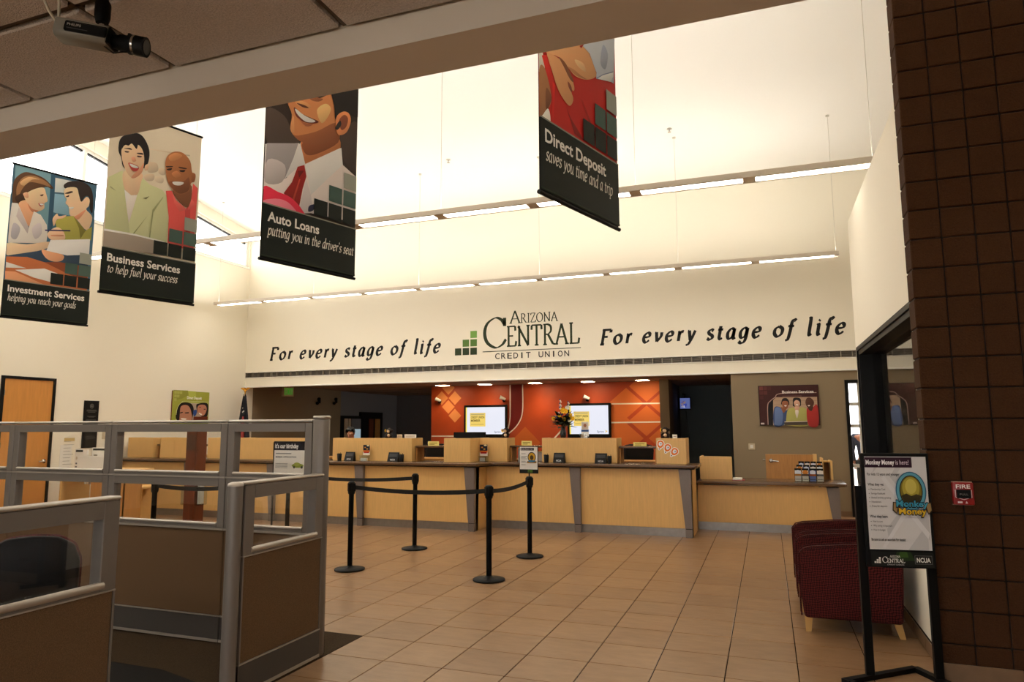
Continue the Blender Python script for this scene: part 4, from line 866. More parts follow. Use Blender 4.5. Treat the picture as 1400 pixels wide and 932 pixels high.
# ---- bits on the worktop
def card(name, px0, px1, pytop, pybot, yv, zb, label, shapes, cat, base='paper', tilt=0, group=None, thick=.004, stand=None):
    xa, xb = PX(px0, yv, pybot), PX(px1, yv, pybot); zt = zb+float(onY(yv, (px0+px1)/2, pytop)[2]-onY(yv, (px0+px1)/2, pybot)[2])
    t = thing(name, ((xa+xb)/2, yv, zb), label, cat, group)
    MB().box(xa, xb, yv, yv+thick, zb, zt, base, .001).build('sheet', t)
    d = Decal((xa, yv, zb), (1, 0, 0), (0, 0, 1), (0, -1, 0), start=.0012); w, h = xb-xa, zt-zb
    for sh in shapes:
        k, c = sh[0], sh[1]
        if k == 'r': d.rect(sh[2]*w, sh[3]*h, sh[4]*w, sh[5]*h, c)
        elif k == 'e': d.ell(sh[2]*w, sh[3]*h, sh[4]*w, sh[5]*h, c)
        elif k == 't': d.text(sh[6], sh[2]*w, sh[3]*h, sh[4]*w, sh[5]*h, c, .01)
    if shapes: d.build('print', t)
    if stand:
        MB().box(xa-.01, xb+.01, yv-.03, yv-.026, zb, zb+(zt-zb)*stand, 'acrylic').box(xa-.01, xb+.01, yv-.03, yv+.05, zb, zb+.006, 'acrylic').build('holder', t)
        MB().box(xa-.01, xb+.01, yv+.006, yv+.01, zb, zt*.0+zb+(zt-zb)*.7, 'acrylic').build('holder_back', t)
    return t
def placard(px0, px1, pytop, pybot, yv, label):
    xa, xb = PX(px0, yv, pybot), PX(px1, yv, pybot); w = xb-xa; zt = .155
    t = thing('counter_placard', ((xa+xb)/2, yv, CT), label, 'placard', 'black notice placards on the worktop')
    MB().prism([(yv, CT), (yv+.10, CT), (yv+.075, CT+zt), (yv+.06, CT+zt)], 0, xa, xb, 'black_plastic').build('stand', t)
    v = np.array([0, .06, zt]); v /= np.linalg.norm(v); d = Decal((xa, yv, CT), (1, 0, 0), v, np.cross((1, 0, 0), v), start=.001)
    d.rect(.08*w, .085, .92*w, .145, (.13, .13, .14)); d.text('NCUA', .28*w, .02, .46*w, .03, (.80, .80, .80), .02)
    for k in range(3): d.rect(.16*w, .095+k*.016, .84*w, .10+k*.016, (.3, .3, .3))
    d.build('notice_print', t)
def cup(px, yv, label, r=.042, h=.125):
    x = PX(px, yv, 630); t = thing('pen_cup', (x, yv, CT), label, 'cup', 'black pen cups on the worktop')
    MB().lathe([(r*.8, 0), (r*.82, .004), (r, h), (r*.92, h), (r*.75, .01)], (x, yv, CT), 'black_plastic', 18).build('cup_wall', t)
    MB().tube([(x+.01, yv, CT+.01), (x+.02, yv, CT+h+.02)], .004, 'black_rubber', 6).tube([(x-.01, yv, CT+.01), (x-.025, yv+.01, CT+h+.012)], .004, 'flag_blue', 6).build('pens', t)
yA, yBk = 10.38, 10.82
placard(470, 482, 617, 630, yA, 'black notice placard nearest the cubicle post'); placard(529, 543, 617, 631, yA, 'black notice placard left of the step'); placard(756, 771, 619, 633, yBk, 'black notice placard below the flower vase'); placard(813, 829, 619, 634, yBk, 'black notice placard below the right screen')
cup(464, yA+.03, 'black pen cup beside the placard nearest the cubicle post'); cup(549, yA, 'black pen cup left of the step'); cup(747, yBk, 'black pen cup below the flowers'); cup(833.5, yBk+.03, 'black pen cup below the right screen', .035, .115)
BRO = [('r', (.06, .10, .18), 0, .45, 1, 1), ('e', (.85, .55, .15), .3, .75, .12, .06), ('e', (.9, .86, .7), .72, .93, .2, .07), ('e', (.8, .6, .2), .6, .6, .14, .06), ('r', (.85, .45, .12), 0, .3, 1, .46), ('r', (.65, .10, .08), .1, .2, .9, .36), ('r', (.92, .88, .82), 0, 0, 1, .16)]
card('leaflet', 496.5, 505.5, 608, 622, yA+.1, CT+.10, 'navy and orange leaflet in an acrylic holder left of the step', BRO, 'leaflet', group='navy leaflets on the worktop')
t = thing('acrylic_holder', (PX(500, yA+.1), yA+.1, CT), 'small clear acrylic holder under the navy leaflet left of the step', 'holder'); x = PX(500, yA+.1)
MB().box(x-.09, x+.07, yA+.04, yA+.044, CT, CT+.10, 'acrylic').box(x-.09, x+.07, yA+.12, yA+.124, CT, CT+.16, 'acrylic').box(x-.09, x+.07, yA+.04, yA+.124, CT, CT+.004, 'acrylic').build('holder_body', t); MB().box(x-.07, x+.05, yA+.05, yA+.09, CT+.005, CT+.05, 'paper').build('card_stack', t)
card('leaflet', 656, 666.5, 608.5, 624, yBk+.1, CT+.09, 'navy and orange leaflet in an acrylic holder right of the step', BRO, 'leaflet', group='navy leaflets on the worktop')
t = thing('acrylic_holder', (PX(661, yBk+.1), yBk+.1, CT), 'small clear acrylic holder under the navy leaflet right of the step', 'holder'); x = PX(661, yBk+.1)
MB().box(x-.07, x+.08, yBk+.04, yBk+.044, CT, CT+.09, 'acrylic').box(x-.07, x+.08, yBk+.12, yBk+.124, CT, CT+.15, 'acrylic').box(x-.07, x+.08, yBk+.04, yBk+.124, CT, CT+.004, 'acrylic').build('holder_body', t); MB().box(x-.05, x+.03, yBk+.05, yBk+.09, CT+.005, CT+.06, 'paper').build('card_stack', t)
YT = [('t', (.45, .35, .1), .15, .35, .7, .3, 'Welcome')]
YL = [('r', (.62, .52, .2), .12, .55, .85, .72), ('r', (.62, .52, .2), .12, .25, .6, .4)]
card('name_card', 585, 600, 604, 610, YF+.15, 1.315, 'pale yellow name card on the shelf left of the step', YL, 'card', 'paper_yellow', group='yellow name cards on the shelves')
card('name_card', 713, 727, 604, 610.5, YG+.15, 1.315, 'pale yellow name card on the shelf left of the flowers', YL, 'card', 'paper_yellow', group='yellow name cards on the shelves')
card('name_card', 866, 884, 604.5, 610, YG+.15, 1.315, 'pale yellow name card on the shelf above the mesh chair', YL, 'card', 'paper_yellow', group='yellow name cards on the shelves')
card('folded_card', 543, 550, 594, 599, YF+.1, 1.445, 'small cream folded card on the wide box left of the step', [('r', (.6, .55, .45), .15, .3, .85, .42)], 'card', 'sign_beige', group='cards on the privacy boxes')
card('folded_card', 553, 569, 594, 599, YF+.12, 1.445, 'long cream folded card on the wide box left of the step', [('r', (.6, .55, .45), .1, .5, .9, .62), ('r', (.6, .55, .45), .1, .25, .9, .37)], 'card', 'paper', group='cards on the privacy boxes')
card('folded_card', 919.5, 926, 593.5, 598.5, YG+.08, 1.445, 'white folded card beside the plush toy above the balloon stickers', [('r', (.5, .5, .5), .2, .4, .8, .55)], 'card', 'paper', group='cards on the privacy boxes')
card('leaflet', 795, 805, 577, 597, YG+.15, 1.47, 'white and blue leaflet in a holder beside the flower vase', [('r', (.80, .76, .72), .1, .5, .9, .95), ('e', (.6, .4, .3), .5, .75, .2, .12), ('r', (.15, .30, .55), 0, .32, 1, .46)], 'leaflet')
t = thing('acrylic_holder', (PX(799, YG+.12), YG+.12, 1.445), 'clear acrylic holder with cards beside the flower vase', 'holder'); x = PX(799, YG+.12, 597)
MB().box(x-.07, x+.06, YG+.07, YG+.074, 1.445, 1.52, 'acrylic').box(x-.07, x+.06, YG+.18, YG+.184, 1.445, 1.60, 'acrylic').box(x-.07, x+.06, YG+.07, YG+.184, 1.445, 1.449, 'acrylic').build('holder_body', t); MB().box(x-.05, x+.05, YG+.08, YG+.12, 1.45, 1.50, 'sign_beige').build('card_stack', t)
# balloon stickers
bs = thing('balloon_sticker', (PX(905, YG), YG, 1.2), 'three orange and white balloon stickers on the end privacy box', 'sticker')
for k, (cx, cy, bx, by) in enumerate([(903, 606.5, 901.4, 613.5), (913, 611.5, 910, 618), (922.5, 616.8, 918, 622.6)]):
    d = Decal((PX(897, YG), YG, 0), (1, 0, 0), (0, 0, 1), (0, -1, 0), start=.002)
    c, b = np.array(d.uv(cx, cy)), np.array(d.uv(bx, by)); ax = (c-b)/np.linalg.norm(c-b); sd = np.array([ax[1], -ax[0]])
    def drop(r, tail, col): d.poly([tuple(c+ax*r*math.cos(q)*(1 if math.cos(q) > 0 else tail)+sd*r*math.sin(q)*(1 if math.cos(q) > 0 else .92)) for q in np.linspace(0, 2*math.pi, 28, endpoint=False)], col)
    d.ell(b[0], b[1], .022, .022, (.97, .96, .94)); drop(.062, 1.35, (.97, .96, .94)); drop(.052, 1.25, (.90, .45, .03)); drop(.030, 1.2, (.93, .92, .95)); d.ell(c[0]+.006, c[1], .012, .010, (.6, .58, .56)); d.ell(b[0], b[1], .010, .009, (.45, .10, .12))
    d.build('sticker', bs)

# ---- wall screens
def wall_tv(px0, px1, py0, py1, label):
    y = 17.5; a, b = onY(y-.09, px0, py1), onY(y-.09, px1, py0); xa, xb, za, zb = a[0], b[0], a[2], b[2]
    t = thing('wall_tv', ((xa+xb)/2, y, za), label, 'television', 'wall screens on the orange wall')
    MB().box(xa, xb, y-.09, y-.03, za, zb, 'black_plastic', .008).build('casing', t); MB().box((xa+xb)/2-.2, (xa+xb)/2+.2, y-.03, y, (za+zb)/2-.2, (za+zb)/2+.2, 'black_metal').build('wall_bracket', t)
    d = Decal((xa, y-.09, za), (1, 0, 0), (0, 0, 1), (0, -1, 0)); w, h = xb-xa, zb-za; f = .06
    d.rect(f, f+.03, w-f, h-f, (.93, .94, .99)); d.rect(f, f+.03, f+.035, h-f, (.97, .88, .35))
    bx0, bx1, bz0, bz1 = f+w*.10, f+w*.46, h*.34, h*.76
    d.rect(bx0, bz0, bx1, bz1, (.96, .83, .42)); d.rect(bx0, bz1-.08, bx1-.02, bz1, (.90, .78, .42))
    tw = bx1-bx0
    d.text('CREDIT UNION', bx0+.03, bz0+.22, tw-.06, .06, (.35, .28, .08), .02); d.text('MEMBER', bx0+.03, bz0+.13, tw*.6, .06, (.35, .28, .08), .02)
    d.rect(bx0+.03, bz0+.05, bx1-.05, bz0+.065, (.75, .64, .3)); d.rect(bx0+.03, bz1-.05, bx1-.04, bz1-.035, (.65, .6, .42))
    d.text('Sprint', w-f-.30, f+.07, .18, .05, (.48, .50, .58), .01); d.poly([(w-f-.09, f+.14), (w-f-.03, f+.10), (w-f-.09, f+.06), (w-f-.07, f+.10)], (.95, .80, .25))
    d.build('screen', t, 'screen')
wall_tv(634, 693, 553, 598, 'flat wall screen with a yellow notice, left of the maroon stripe'); wall_tv(776, 834.5, 550.5, 598, 'flat wall screen partly behind the yellow flowers')

# ---- spotlights on the orange wall and the taupe side wall
def spot(p, aim, label, group, power, bright=True, head='black_metal'):
    p = np.array(p, float); aim = np.array(aim, float); aim /= np.linalg.norm(aim)
    t = thing('wall_spotlight', p, label, 'spotlight', group)
    MB().ball(p, .05, 'black_metal', 12).build('mount', t)
    q = p+aim*-.02+np.array([0, -.10, .05]) if abs(p[1]-17.45) < .3 else p+np.array([.10, -.05, .06])
    MB().tube([p, q], .014, 'black_metal', 8).build('arm', t)
    a, b = q-aim*.06, q+aim*.10
    MB().tube([a, b], [.034, .052], head, 14).build('lamp_head', t)
    MB().tube([b, b+aim*.004], .044, 'spot_glow' if bright else 'black_plastic', 14).build('bulb_face', t)
    if power:
        ld = bpy.data.lights.new('spot_lamp', 'SPOT'); ld.energy = power; ld.color = (1, .72, .42); ld.spot_size = math.radians(105); ld.spot_blend = .9; ld.shadow_soft_size = .04
        lo = bpy.data.objects.new('spot_lamp', ld); COL.objects.link(lo); lo.parent = t; lo.location = b+aim*.02-p
        lo.rotation_euler = Vector(tuple(aim)).to_track_quat('-Z', 'Y').to_euler()
for px, lab in [((601, 549), 'left of the left screen'), ((689, 547), 'above the left screen'), ((803, 546), 'above the right screen'), ((908, 542), 'by the tan pillar')]:
    p = onY(17.46, *px); spot(p, (-.75, -.35, .35), 'small spotlight with head whitened as if lit on the orange wall %s' % lab, 'spotlights on the orange wall', 0, False, 'white_paint')  # white head colour stands in for light reflected off the heads
for px, lab in [((434, 551), 'nearer the exit sign'), ((457, 551), 'nearer the dark doorway')]:
    p = onX(XL+.05, *px); spot(p, (.3, -.6, .5), 'black unlit spotlight on the taupe side wall, %s' % lab, 'spotlights on the taupe wall', 0, False)
# recessed downlights in the recess ceiling
for k, (px, py) in enumerate([(602, 526.5), (657, 524.5), (726, 522.5), (799, 520.5), (875, 518.5)]):
    p = onZ(2.74, px, py); p[1] = 16.9
    t = thing('recessed_downlight', (p[0], p[1], ZR), 'recessed ceiling light over the orange wall, number %s from the dark doorway' % ['one', 'two', 'three', 'four', 'five'][k], 'downlight', 'recessed lights before the orange wall')
    t['label'] = 'recessed ceiling light over the orange wall, %s from the dark doorway' % ['first', 'second', 'third', 'fourth', 'fifth'][k]
    MB().box(p[0]-.17, p[0]+.17, p[1]-.17, p[1]+.17, ZR-.012, ZR-.001, 'white_paint', .004).build('trim_ring', t); MB().box(p[0]-.14, p[0]+.14, p[1]-.14, p[1]+.14, ZR-.018, ZR-.012, 'recess_glow').build('lamp_lens', t)
    ld = bpy.data.lights.new('down_lamp', 'SPOT'); ld.energy = SPOT_W; ld.color = (1, .80, .55); ld.spot_size = math.radians(105); ld.spot_blend = .9; ld.shadow_soft_size = .14
    lo = bpy.data.objects.new('down_lamp', ld); COL.objects.link(lo); lo.parent = t; lo.location = (0, 0, -.03); lo.rotation_euler = Vector((0, .35, -.94)).to_track_quat('-Z', 'Y').to_euler()
# exit sign
p = onX(XL, 388, 531.5); t = thing('exit_sign', (XL, 15.6, 2.45), 'small illuminated green exit sign on the taupe side wall', 'exit sign')
MB().box(XL, XL+.06, 15.42, 15.86, 2.47, 2.735, 'sign_beige', .005).build('housing', t)
d = Decal((XL+.06, 15.42, 2.47), (0, 1, 0), (0, 0, 1), (1, 0, 0))
for q in [[(.06, .05), (.06, .22)], [(.06, .21), (.125, .21)], [(.06, .135), (.115, .135)], [(.06, .06), (.125, .06)], [(.15, .05), (.235, .22)], [(.235, .05), (.15, .22)], [(.27, .05), (.27, .22)], [(.30, .21), (.39, .21)], [(.345, .05), (.345, .22)]]: d.line(q, .013, (.20, .72, .18), False)
d.build('lettering', t, 'screen')
# hanging monitor in the dark doorway
t = thing('hanging_monitor', (-2.1, 19.9, 2.05), 'small lit monitor on an arm in the dark recess', 'monitor'); a, b = onY(19.5, 929, 560), onY(19.5, 944, 543)
MB().box(a[0], b[0], 19.5, 19.56, a[2], b[2], 'black_plastic', .006).build('casing', t); MB().tube([(a[0]+.12, 19.56, b[2]-.1), (a[0]+.12, 19.9, b[2]+.1), (a[0]+.05, 20.0, b[2]+.12)], .02, 'black_metal', 8).build('wall_arm', t)
d = Decal((a[0], 19.5, a[2]), (1, 0, 0), (0, 0, 1), (0, -1, 0)); w, h = b[0]-a[0], b[2]-a[2]; d.rect(.02, .03, w-.02, h-.02, (.35, .40, .62))
for q in range(14): d.poly([(.03+random.random()*(w-.12), .04+random.random()*(h-.12)) for _ in range(3)], random.choice([(.75, .78, .92), (.15, .16, .3), (.5, .42, .4), (.2, .25, .6)]))
d.build('screen', t, 'screen')
MB().tube([onY(19.95, 938, 562), onY(19.95, 940, 580), onY(19.95, 943, 600)], .008, 'black_rubber', 6).build('power_cord', t)

# ---- flower vase
vx, vy, vz = PX(770, YG+.2, 597), YG+.2, 1.445
t = thing('vase', (vx, vy, vz), 'dark glossy vase standing on the wide privacy box', 'vase')
MB().lathe([(.04, 0), (.046, .01), (.05, .05), (.048, .10), (.036, .14), (.040, .17), (.036, .172), (.03, .14)], (vx, vy, vz), 'vase', 20).build('vase_body', t)
t = thing('flower_bouquet', (vx, vy, vz+.15), 'bouquet of yellow flowers and dark leaves in the dark vase', 'bouquet')
leaf = MB(); rnd = random.Random(3)
def leafq(c, dr, L, w, m):
    dr = np.array(dr, float); dr /= np.linalg.norm(dr); sd = np.cross(dr, (0, 0, 1)); sd /= np.linalg.norm(sd)+1e-9; up = np.cross(sd, dr); c = np.array(c)
    leaf.add([c, c+dr*L*.5+sd*w+up*w*.3, c+dr*L, c+dr*L*.5-sd*w+up*w*.3, c+dr*L*.5+up*w*.6], [(0, 1, 4), (1, 2, 4), (2, 3, 4), (3, 0, 4)], m)
cz = vz+.17
for k in range(110):
    a = rnd.random()*6.28; e = -.2+rnd.random()*1.2; leafq((vx+.06*math.cos(a), vy+.06*math.sin(a), cz+rnd.random()*.16), (math.cos(a), math.sin(a), e), .09+rnd.random()*.12, .025+.02*rnd.random(), 'leaf')
leaf.build('foliage', t)
st = MB()
for k in range(9): 
    a = k*.7; st.tube([(vx, vy, vz+.12), (vx+.05*math.cos(a), vy+.05*math.sin(a), cz+.12)], .004, 'leaf', 5)
st.build('stems', t)
def bloom(px, py, r, m, dy=-.10):
    p = onY(vy+dy, px, py); b = MB()
    for k in range(9):
        a = k*2*math.pi/9; dr = np.array([math.cos(a), -.35, math.sin(a)]); sd = np.array([-math.sin(a), 0, math.cos(a)])
        b.add([p, p+dr*r*.6+sd*r*.3, p+dr*r, p+dr*r*.6-sd*r*.3], [(0, 1, 2, 3)], m)
    b.ball(p, r*.4, m, 8); b.build('flower', t)
for px, py, r, m in [(770, 561, .055, 'petal_yellow'), (774, 562, .045, 'petal_yellow'), (757, 572, .038, 'petal_yellow'), (771, 572.5, .04, 'petal_yellow'), (765, 569, .035, 'petal_yellow'), (780, 567, .04, 'petal_yellow'), (783, 572, .045, 'petal_yellow'), (762, 571, .03, 'petal_purple'), (768, 566, .03, 'petal_purple'), (775, 557, .035, 'petal_white'), (778, 575, .025, 'petal_white'), (776, 566, .03, 'petal_purple'), (764, 564, .02, 'petal_white')]: bloom(px, py, r, m)
for px, y0, y1 in [(766, 546, 560), (777, 549, 560)]:
    b = MB()
    for k in range(8): b.ball(onY(vy-.02, px+((k % 3)-1)*.8, y0+(y1-y0)*k/8), .012+.008*k/8, 'petal_white' if k % 3 else 'petal_purple', 6)
    b.tube([onY(vy-.02, px, y1), (vx, vy, cz)], .003, 'leaf', 5); b.build('flower_spike', t)

# ---- small plush toys on the privacy boxes
def plush(px, yv, label, z=1.445):
    x = PX(px, yv, 597); t = thing('plush_toy', (x, yv, z), label, 'plush toy', 'small plush toys on the privacy boxes'); B = 'plush_brown'
    MB().ball((x, yv, z+.05), .045, B, 12, (1, .9, 1.1)).build('body', t); MB().ball((x, yv-.03, z+.045), .028, 'plush_cream', 10).build('belly', t)
    h = MB().ball((x, yv, z+.125), .048, B, 12).build('head', t); MB().ball((x-.005, yv-.022, z+.12), .034, 'plush_cream', 10, (1.1, .9, 1)).build('muzzle', h)
    for s_ in (-1, 1):
        MB().ball((x+s_*.05, yv, z+.13), .02, B, 8, (1, .5, 1)).build('ear', h); MB().tube([(x+s_*.03, yv, z+.08), (x+s_*.06, yv-.02, z+.05), (x+s_*.055, yv-.04, z+.03)], .014, B, 8).build('arm', t); MB().tube([(x+s_*.025, yv-.01, z+.016), (x+s_*.055, yv-.06, z+.016)], .016, B, 8).build('leg', t)
        MB().ball((x+s_*.014, yv-.05, z+.135), .006, 'black_plastic', 6).build('eye', h)
    MB().tube([(x-.065, yv-.03, z+.10), (x-.072, yv-.03, z+.13), (x-.06, yv-.03, z+.155)], [.006, .011, .005], 'petal_yellow', 8).build('banana', t)
plush(532.5, YF+.15, 'small brown plush toy on the wide box beside the cubicle post'); plush(692, YG+.15, 'small brown plush toy below the left screen'); plush(910, YG+.12, 'small brown plush toy above the balloon stickers')
# teller equipment behind the boxes
def slab_thing(name, px0, px1, py0, py1, yv, dep, m, label, cat, partname, bev=.004):
    a, b = onY(yv, px0, py1), onY(yv, px1, py0); t = thing(name, ((a[0]+b[0])/2, yv+dep/2, a[2]), label, cat)
    MB().box(a[0], b[0], yv, yv+dep, a[2], b[2], m, bev).build(partname, t); return t, a, b
t, a, b = slab_thing('desk_monitor', 620, 663, 590.5, 606, YG+.75, .05, 'black_plastic', 'black back of a desk monitor behind the narrow privacy box', 'casing', 'casing'); t['category'] = 'monitor'; x = (a[0]+b[0])/2; MB().box(x-.03, x+.03, YG+.8, YG+.83, 1.075, a[2]+.1, 'black_plastic').build('neck', t); MB().box(x-.12, x+.12, YG+.7, YG+.9, 1.06, 1.075, 'black_plastic').build('foot', t)
tb = thing('work_bench', (-6.3, 12.0, 0), 'maple work bench running behind the teller privacy boxes', 'bench')
MB().box(-11.9, -1.3, 11.62, 12.15, 1.025, 1.055, 'maple_dark').build('bench_top', tb); MB().box(-11.9, -1.3, 12.1, 12.13, 0, 1.02, 'maple').build('back_panel', tb)
for x in (-11.8, -8.3, -4.8, -1.4): MB().box(x-.02, x+.02, 11.7, 12.1, 0, 1.02, 'maple').build('end_panel', tb)
for px0, px1, py0, py1, yv, m, lab, cat, nm in [(708, 713, 613, 630, YG+.3, 'paper', 'white paper cup stack under the shelf left of the flowers', 'cup', 'paper_cup_stack'), (735, 741, 615, 627, YG+.35, 'paper', 'pale green form tray under the shelf', 'tray', 'form_tray')]:
    a, b = onY(yv, px0, py1), onY(yv, px1, py0); t = thing(nm, ((a[0]+b[0])/2, yv, CT), lab, cat); x = (a[0]+b[0])/2; r = (b[0]-a[0])/2
    MB().box(a[0], b[0], yv, yv+.12, CT, CT+(b[2]-a[2]), m, .004).build('outer_wall', t); MB().box(a[0]+.004, b[0]-.004, yv+.004, yv+.11, CT+(b[2]-a[2]), CT+(b[2]-a[2])+.01, 'paper_yellow').build('contents', t)
# mesh task chairs behind the counter
def task_chair(x, y, zt, label):
    t = thing('task_chair', (x, y, 0), label, 'chair', 'mesh chairs behind the counter')
    MB().prism([(x-.24, zt-.40), (x+.24, zt-.40), (x+.27, zt-.1), (x+.24, zt-.02), (x+.15, zt), (x-.15, zt), (x-.24, zt-.02), (x-.27, zt-.1)], 1, y, y+.03, 'black_plastic', .01).build('backrest', t)
    MB().prism([(x-.20, zt-.36), (x+.20, zt-.36), (x+.22, zt-.1), (x+.19, zt-.05), (x-.19, zt-.05), (x-.22, zt-.1)], 1, y-.006, y-.002, 'mat_dark').build('mesh_panel', t)
    MB().box(x-.25, x+.25, y+.05, y+.52, .50, .57, 'black_plastic', .02, 2).build('seat', t); MB().tube([(x, y+.28, .12), (x, y+.28, .5)], .03, 'black_metal', 10).build('gas_lift', t); MB().tube([(x, y+.02, .7), (x, y+.1, .5), (x, y+.28, .49)], .02, 'black_metal', 8).build('back_stem', t)
    for k in range(5):
        q = k*2*math.pi/5; ex, ey = x+.28*math.cos(q), y+.28+.28*math.sin(q); MB().tube([(x, y+.28, .13), (ex, ey, .075)], [.025, .015], 'black_metal', 8).build('base_leg', t); MB().ball((ex, ey, .03), .03, 'black_rubber', 8).build('caster', t)
task_chair(PX(874, 12.35, 620), 12.25, 1.32, 'black mesh task chair between the right privacy boxes'); task_chair(PX(601, 12.35, 620), 12.25, 1.31, 'black mesh task chair behind the shelf left of the step')

# ---- people
def person(name, loc, rz, joints, label, shirt, trousers, hair=True):
    """one continuous skinned figure; clothes and hair are children. joints: dict name -> (x,y,z) local, facing -Y"""
    J = joints; r = bpy.data.objects.new(name, None); COL.objects.link(r); r.location = loc; r.rotation_euler[2] = rz; tag(r, label, 'person')
    def skin(nm, chain, m, rad):
        keys = list(rad); idx = {k: i for i, k in enumerate(keys)}; me = bpy.data.meshes.new(nm); me.from_pydata([J[k] for k in keys], [(idx[a], idx[b]) for a, b in chain], [])
        o = link(nm, me, r, True); mo = o.modifiers.new('skin', 'SKIN'); 
        for i, k in enumerate(keys): me.skin_vertices[0].data[i].radius = (rad[k][0], rad[k][1]) if isinstance(rad[k], tuple) else (rad[k], rad[k])
        me.skin_vertices[0].data[0].use_root = True
        mo.use_smooth_shade = True; sb = o.modifiers.new('sub', 'SUBSURF'); sb.levels = 2; sb.render_levels = 2; me.materials.append(MATS[m]); return o
    limbs = [('pelvis', 'waist'), ('waist', 'chest'), ('chest', 'neck'), ('neck', 'head'), ('head', 'crown')]
    for s_ in 'LR': limbs += [('chest', 'sh'+s_), ('sh'+s_, 'el'+s_), ('el'+s_, 'wr'+s_), ('wr'+s_, 'ha'+s_), ('pelvis', 'hip'+s_), ('hip'+s_, 'kn'+s_), ('kn'+s_, 'an'+s_), ('an'+s_, 'to'+s_)]
    rad = dict(pelvis=(.15, .11), waist=(.13, .10), chest=(.16, .11), neck=.055, head=(.078, .088), crown=(.07, .08))
    for s_ in 'LR': rad.update({'sh'+s_: .06, 'el'+s_: .045, 'wr'+s_: .03, 'ha'+s_: .035, 'hip'+s_: .085, 'kn'+s_: .058, 'an'+s_: .04, 'to'+s_: .035})
    skin('body', limbs, 'skin', rad)
    sl = [('pelvis', 'waist'), ('waist', 'chest')]; sr = dict(pelvis=(.165, .125), waist=(.145, .115), chest=(.172, .125))
    for s_ in 'LR': sl += [('chest', 'sh'+s_), ('sh'+s_, 'el'+s_), ('el'+s_, 'cu'+s_)]; sr.update({'sh'+s_: .072, 'el'+s_: .056, 'cu'+s_: .042}); J['cu'+s_] = tuple(.85*np.array(J['wr'+s_])+.15*np.array(J['el'+s_]))
    skin('shirt', sl, shirt, sr)
    tl_ = []; tr2 = dict(pelvis=(.16, .12))
    for s_ in 'LR': tl_ += [('pelvis', 'hip'+s_), ('hip'+s_, 'kn'+s_), ('kn'+s_, 'an'+s_)]; tr2.update({'hip'+s_: .098, 'kn'+s_: .07, 'an'+s_: .055})
    skin('trousers', tl_, trousers, tr2)
    h = np.array(J['head']); c = np.array(J['crown']); up = (c-h)/np.linalg.norm(c-h); f = np.array([0, -1., 0]); f -= up*(f @ up); f /= np.linalg.norm(f); sd = np.cross(f, up)
    m = h*.5+c*.5
    MB().tube([m+f*.085+up*.01, m+f*.115-up*.02], [.008, .016], 'skin', 8).build('nose', r, True)
    for s_ in (-1, 1):
        MB().ball(m+f*.088+sd*.032*s_+up*.015, .010, 'petal_white', 8).build('eye', r, True); MB().ball(m+f*.0955+sd*.032*s_+up*.015, .005, 'hair_dark', 6).build('pupil', r, True); MB().ball(m+sd*.085*s_-up*.01, .022, 'skin', 8, (.5, .7, 1.3)).build('ear', r, True)
    MB().tube([m+f*.088-up*.055-sd*.022, m+f*.095-up*.058, m+f*.088-up*.055+sd*.022], .006, 'alarm_red', 6).build('mouth', r, True)
    hb = bmesh.new(); bmesh.ops.create_uvsphere(hb, u_segments=20, v_segments=14, radius=1); hm = MB()
    kill = []
    for v in hb.verts:
        q = np.array(v.co); P = m+up*.035+sd*q[0]*.100-f*q[1]*.112+up*q[2]*.105
        if -q[1] > .35 and q[2] < .45: kill.append(v)
        elif q[2] < -.75: kill.append(v)
        v.co = Vector(tuple(P))
    bmesh.ops.delete(hb, geom=kill, context='VERTS'); hm.bm(hb, 'hair_dark', True).build('hair', r, True)
    for s_ in 'LR':
        w_, hp = np.array(J['wr'+s_]), np.array(J['ha'+s_]); dr = hp-w_; dr /= np.linalg.norm(dr); pv = np.cross(dr, (1, 0, 0)); pv /= np.linalg.norm(pv)+1e-9; xx = np.cross(pv, dr)
        for k, L in enumerate((.065, .075, .07, .055)): b0 = hp+xx*(k-1.5)*.019; MB().tube([b0, b0+dr*L*.55, b0+dr*L*.9+pv*L*.3], [.009, .0085, .007], 'skin', 7).build('finger', r, True)
        MB().tube([w_+dr*.03+xx*.03, w_+dr*.06+xx*.05, w_+dr*.09+xx*.05], [.011, .010, .008], 'skin', 7).build('thumb', r, True)
    return r
seated = dict(pelvis=(0, .10, .56), waist=(0, .08, .72), chest=(0, .02, .97), neck=(0, -.05, 1.16), head=(0, -.10, 1.27), crown=(0, -.14, 1.37))
stand = dict(pelvis=(0, 0, .95), waist=(0, 0, 1.10), chest=(0, .01, 1.34), neck=(0, 0, 1.53), head=(0, -.02, 1.63), crown=(0, -.02, 1.72))
for s_, q in (('L', 1), ('R', -1)):
    seated.update({'sh'+s_: (q*.19, .02, 1.05), 'el'+s_: (q*.25, -.08, .82), 'wr'+s_: (q*.15, -.30, .80), 'ha'+s_: (q*.12, -.38, .80), 'hip'+s_: (q*.10, .06, .54), 'kn'+s_: (q*.12, -.36, .54), 'an'+s_: (q*.12, -.36, .10), 'to'+s_: (q*.12, -.50, .04)})
    stand.update({'sh'+s_: (q*.19, .01, 1.44), 'el'+s_: (q*.24, .03, 1.16), 'wr'+s_: (q*.22, -.08, .93), 'ha'+s_: (q*.21, -.11, .85), 'hip'+s_: (q*.10, 0, .90), 'kn'+s_: (q*.11, -.01, .50), 'an'+s_: (q*.11, .02, .09), 'to'+s_: (q*.12, -.12, .04)})
px_ = onY(12.95, 481, 592)
person('person', (float(px_[0])+.02, 12.95, .19), .2, dict(seated), 'dark-haired person bent over work behind the wide privacy box', 'cloth_grey', 'cloth_dark')
st_ = thing('swivel_stool', (float(px_[0])+.02, 13.05, 0), 'black swivel stool under the person behind the counter', 'stool'); x = float(px_[0])+.02
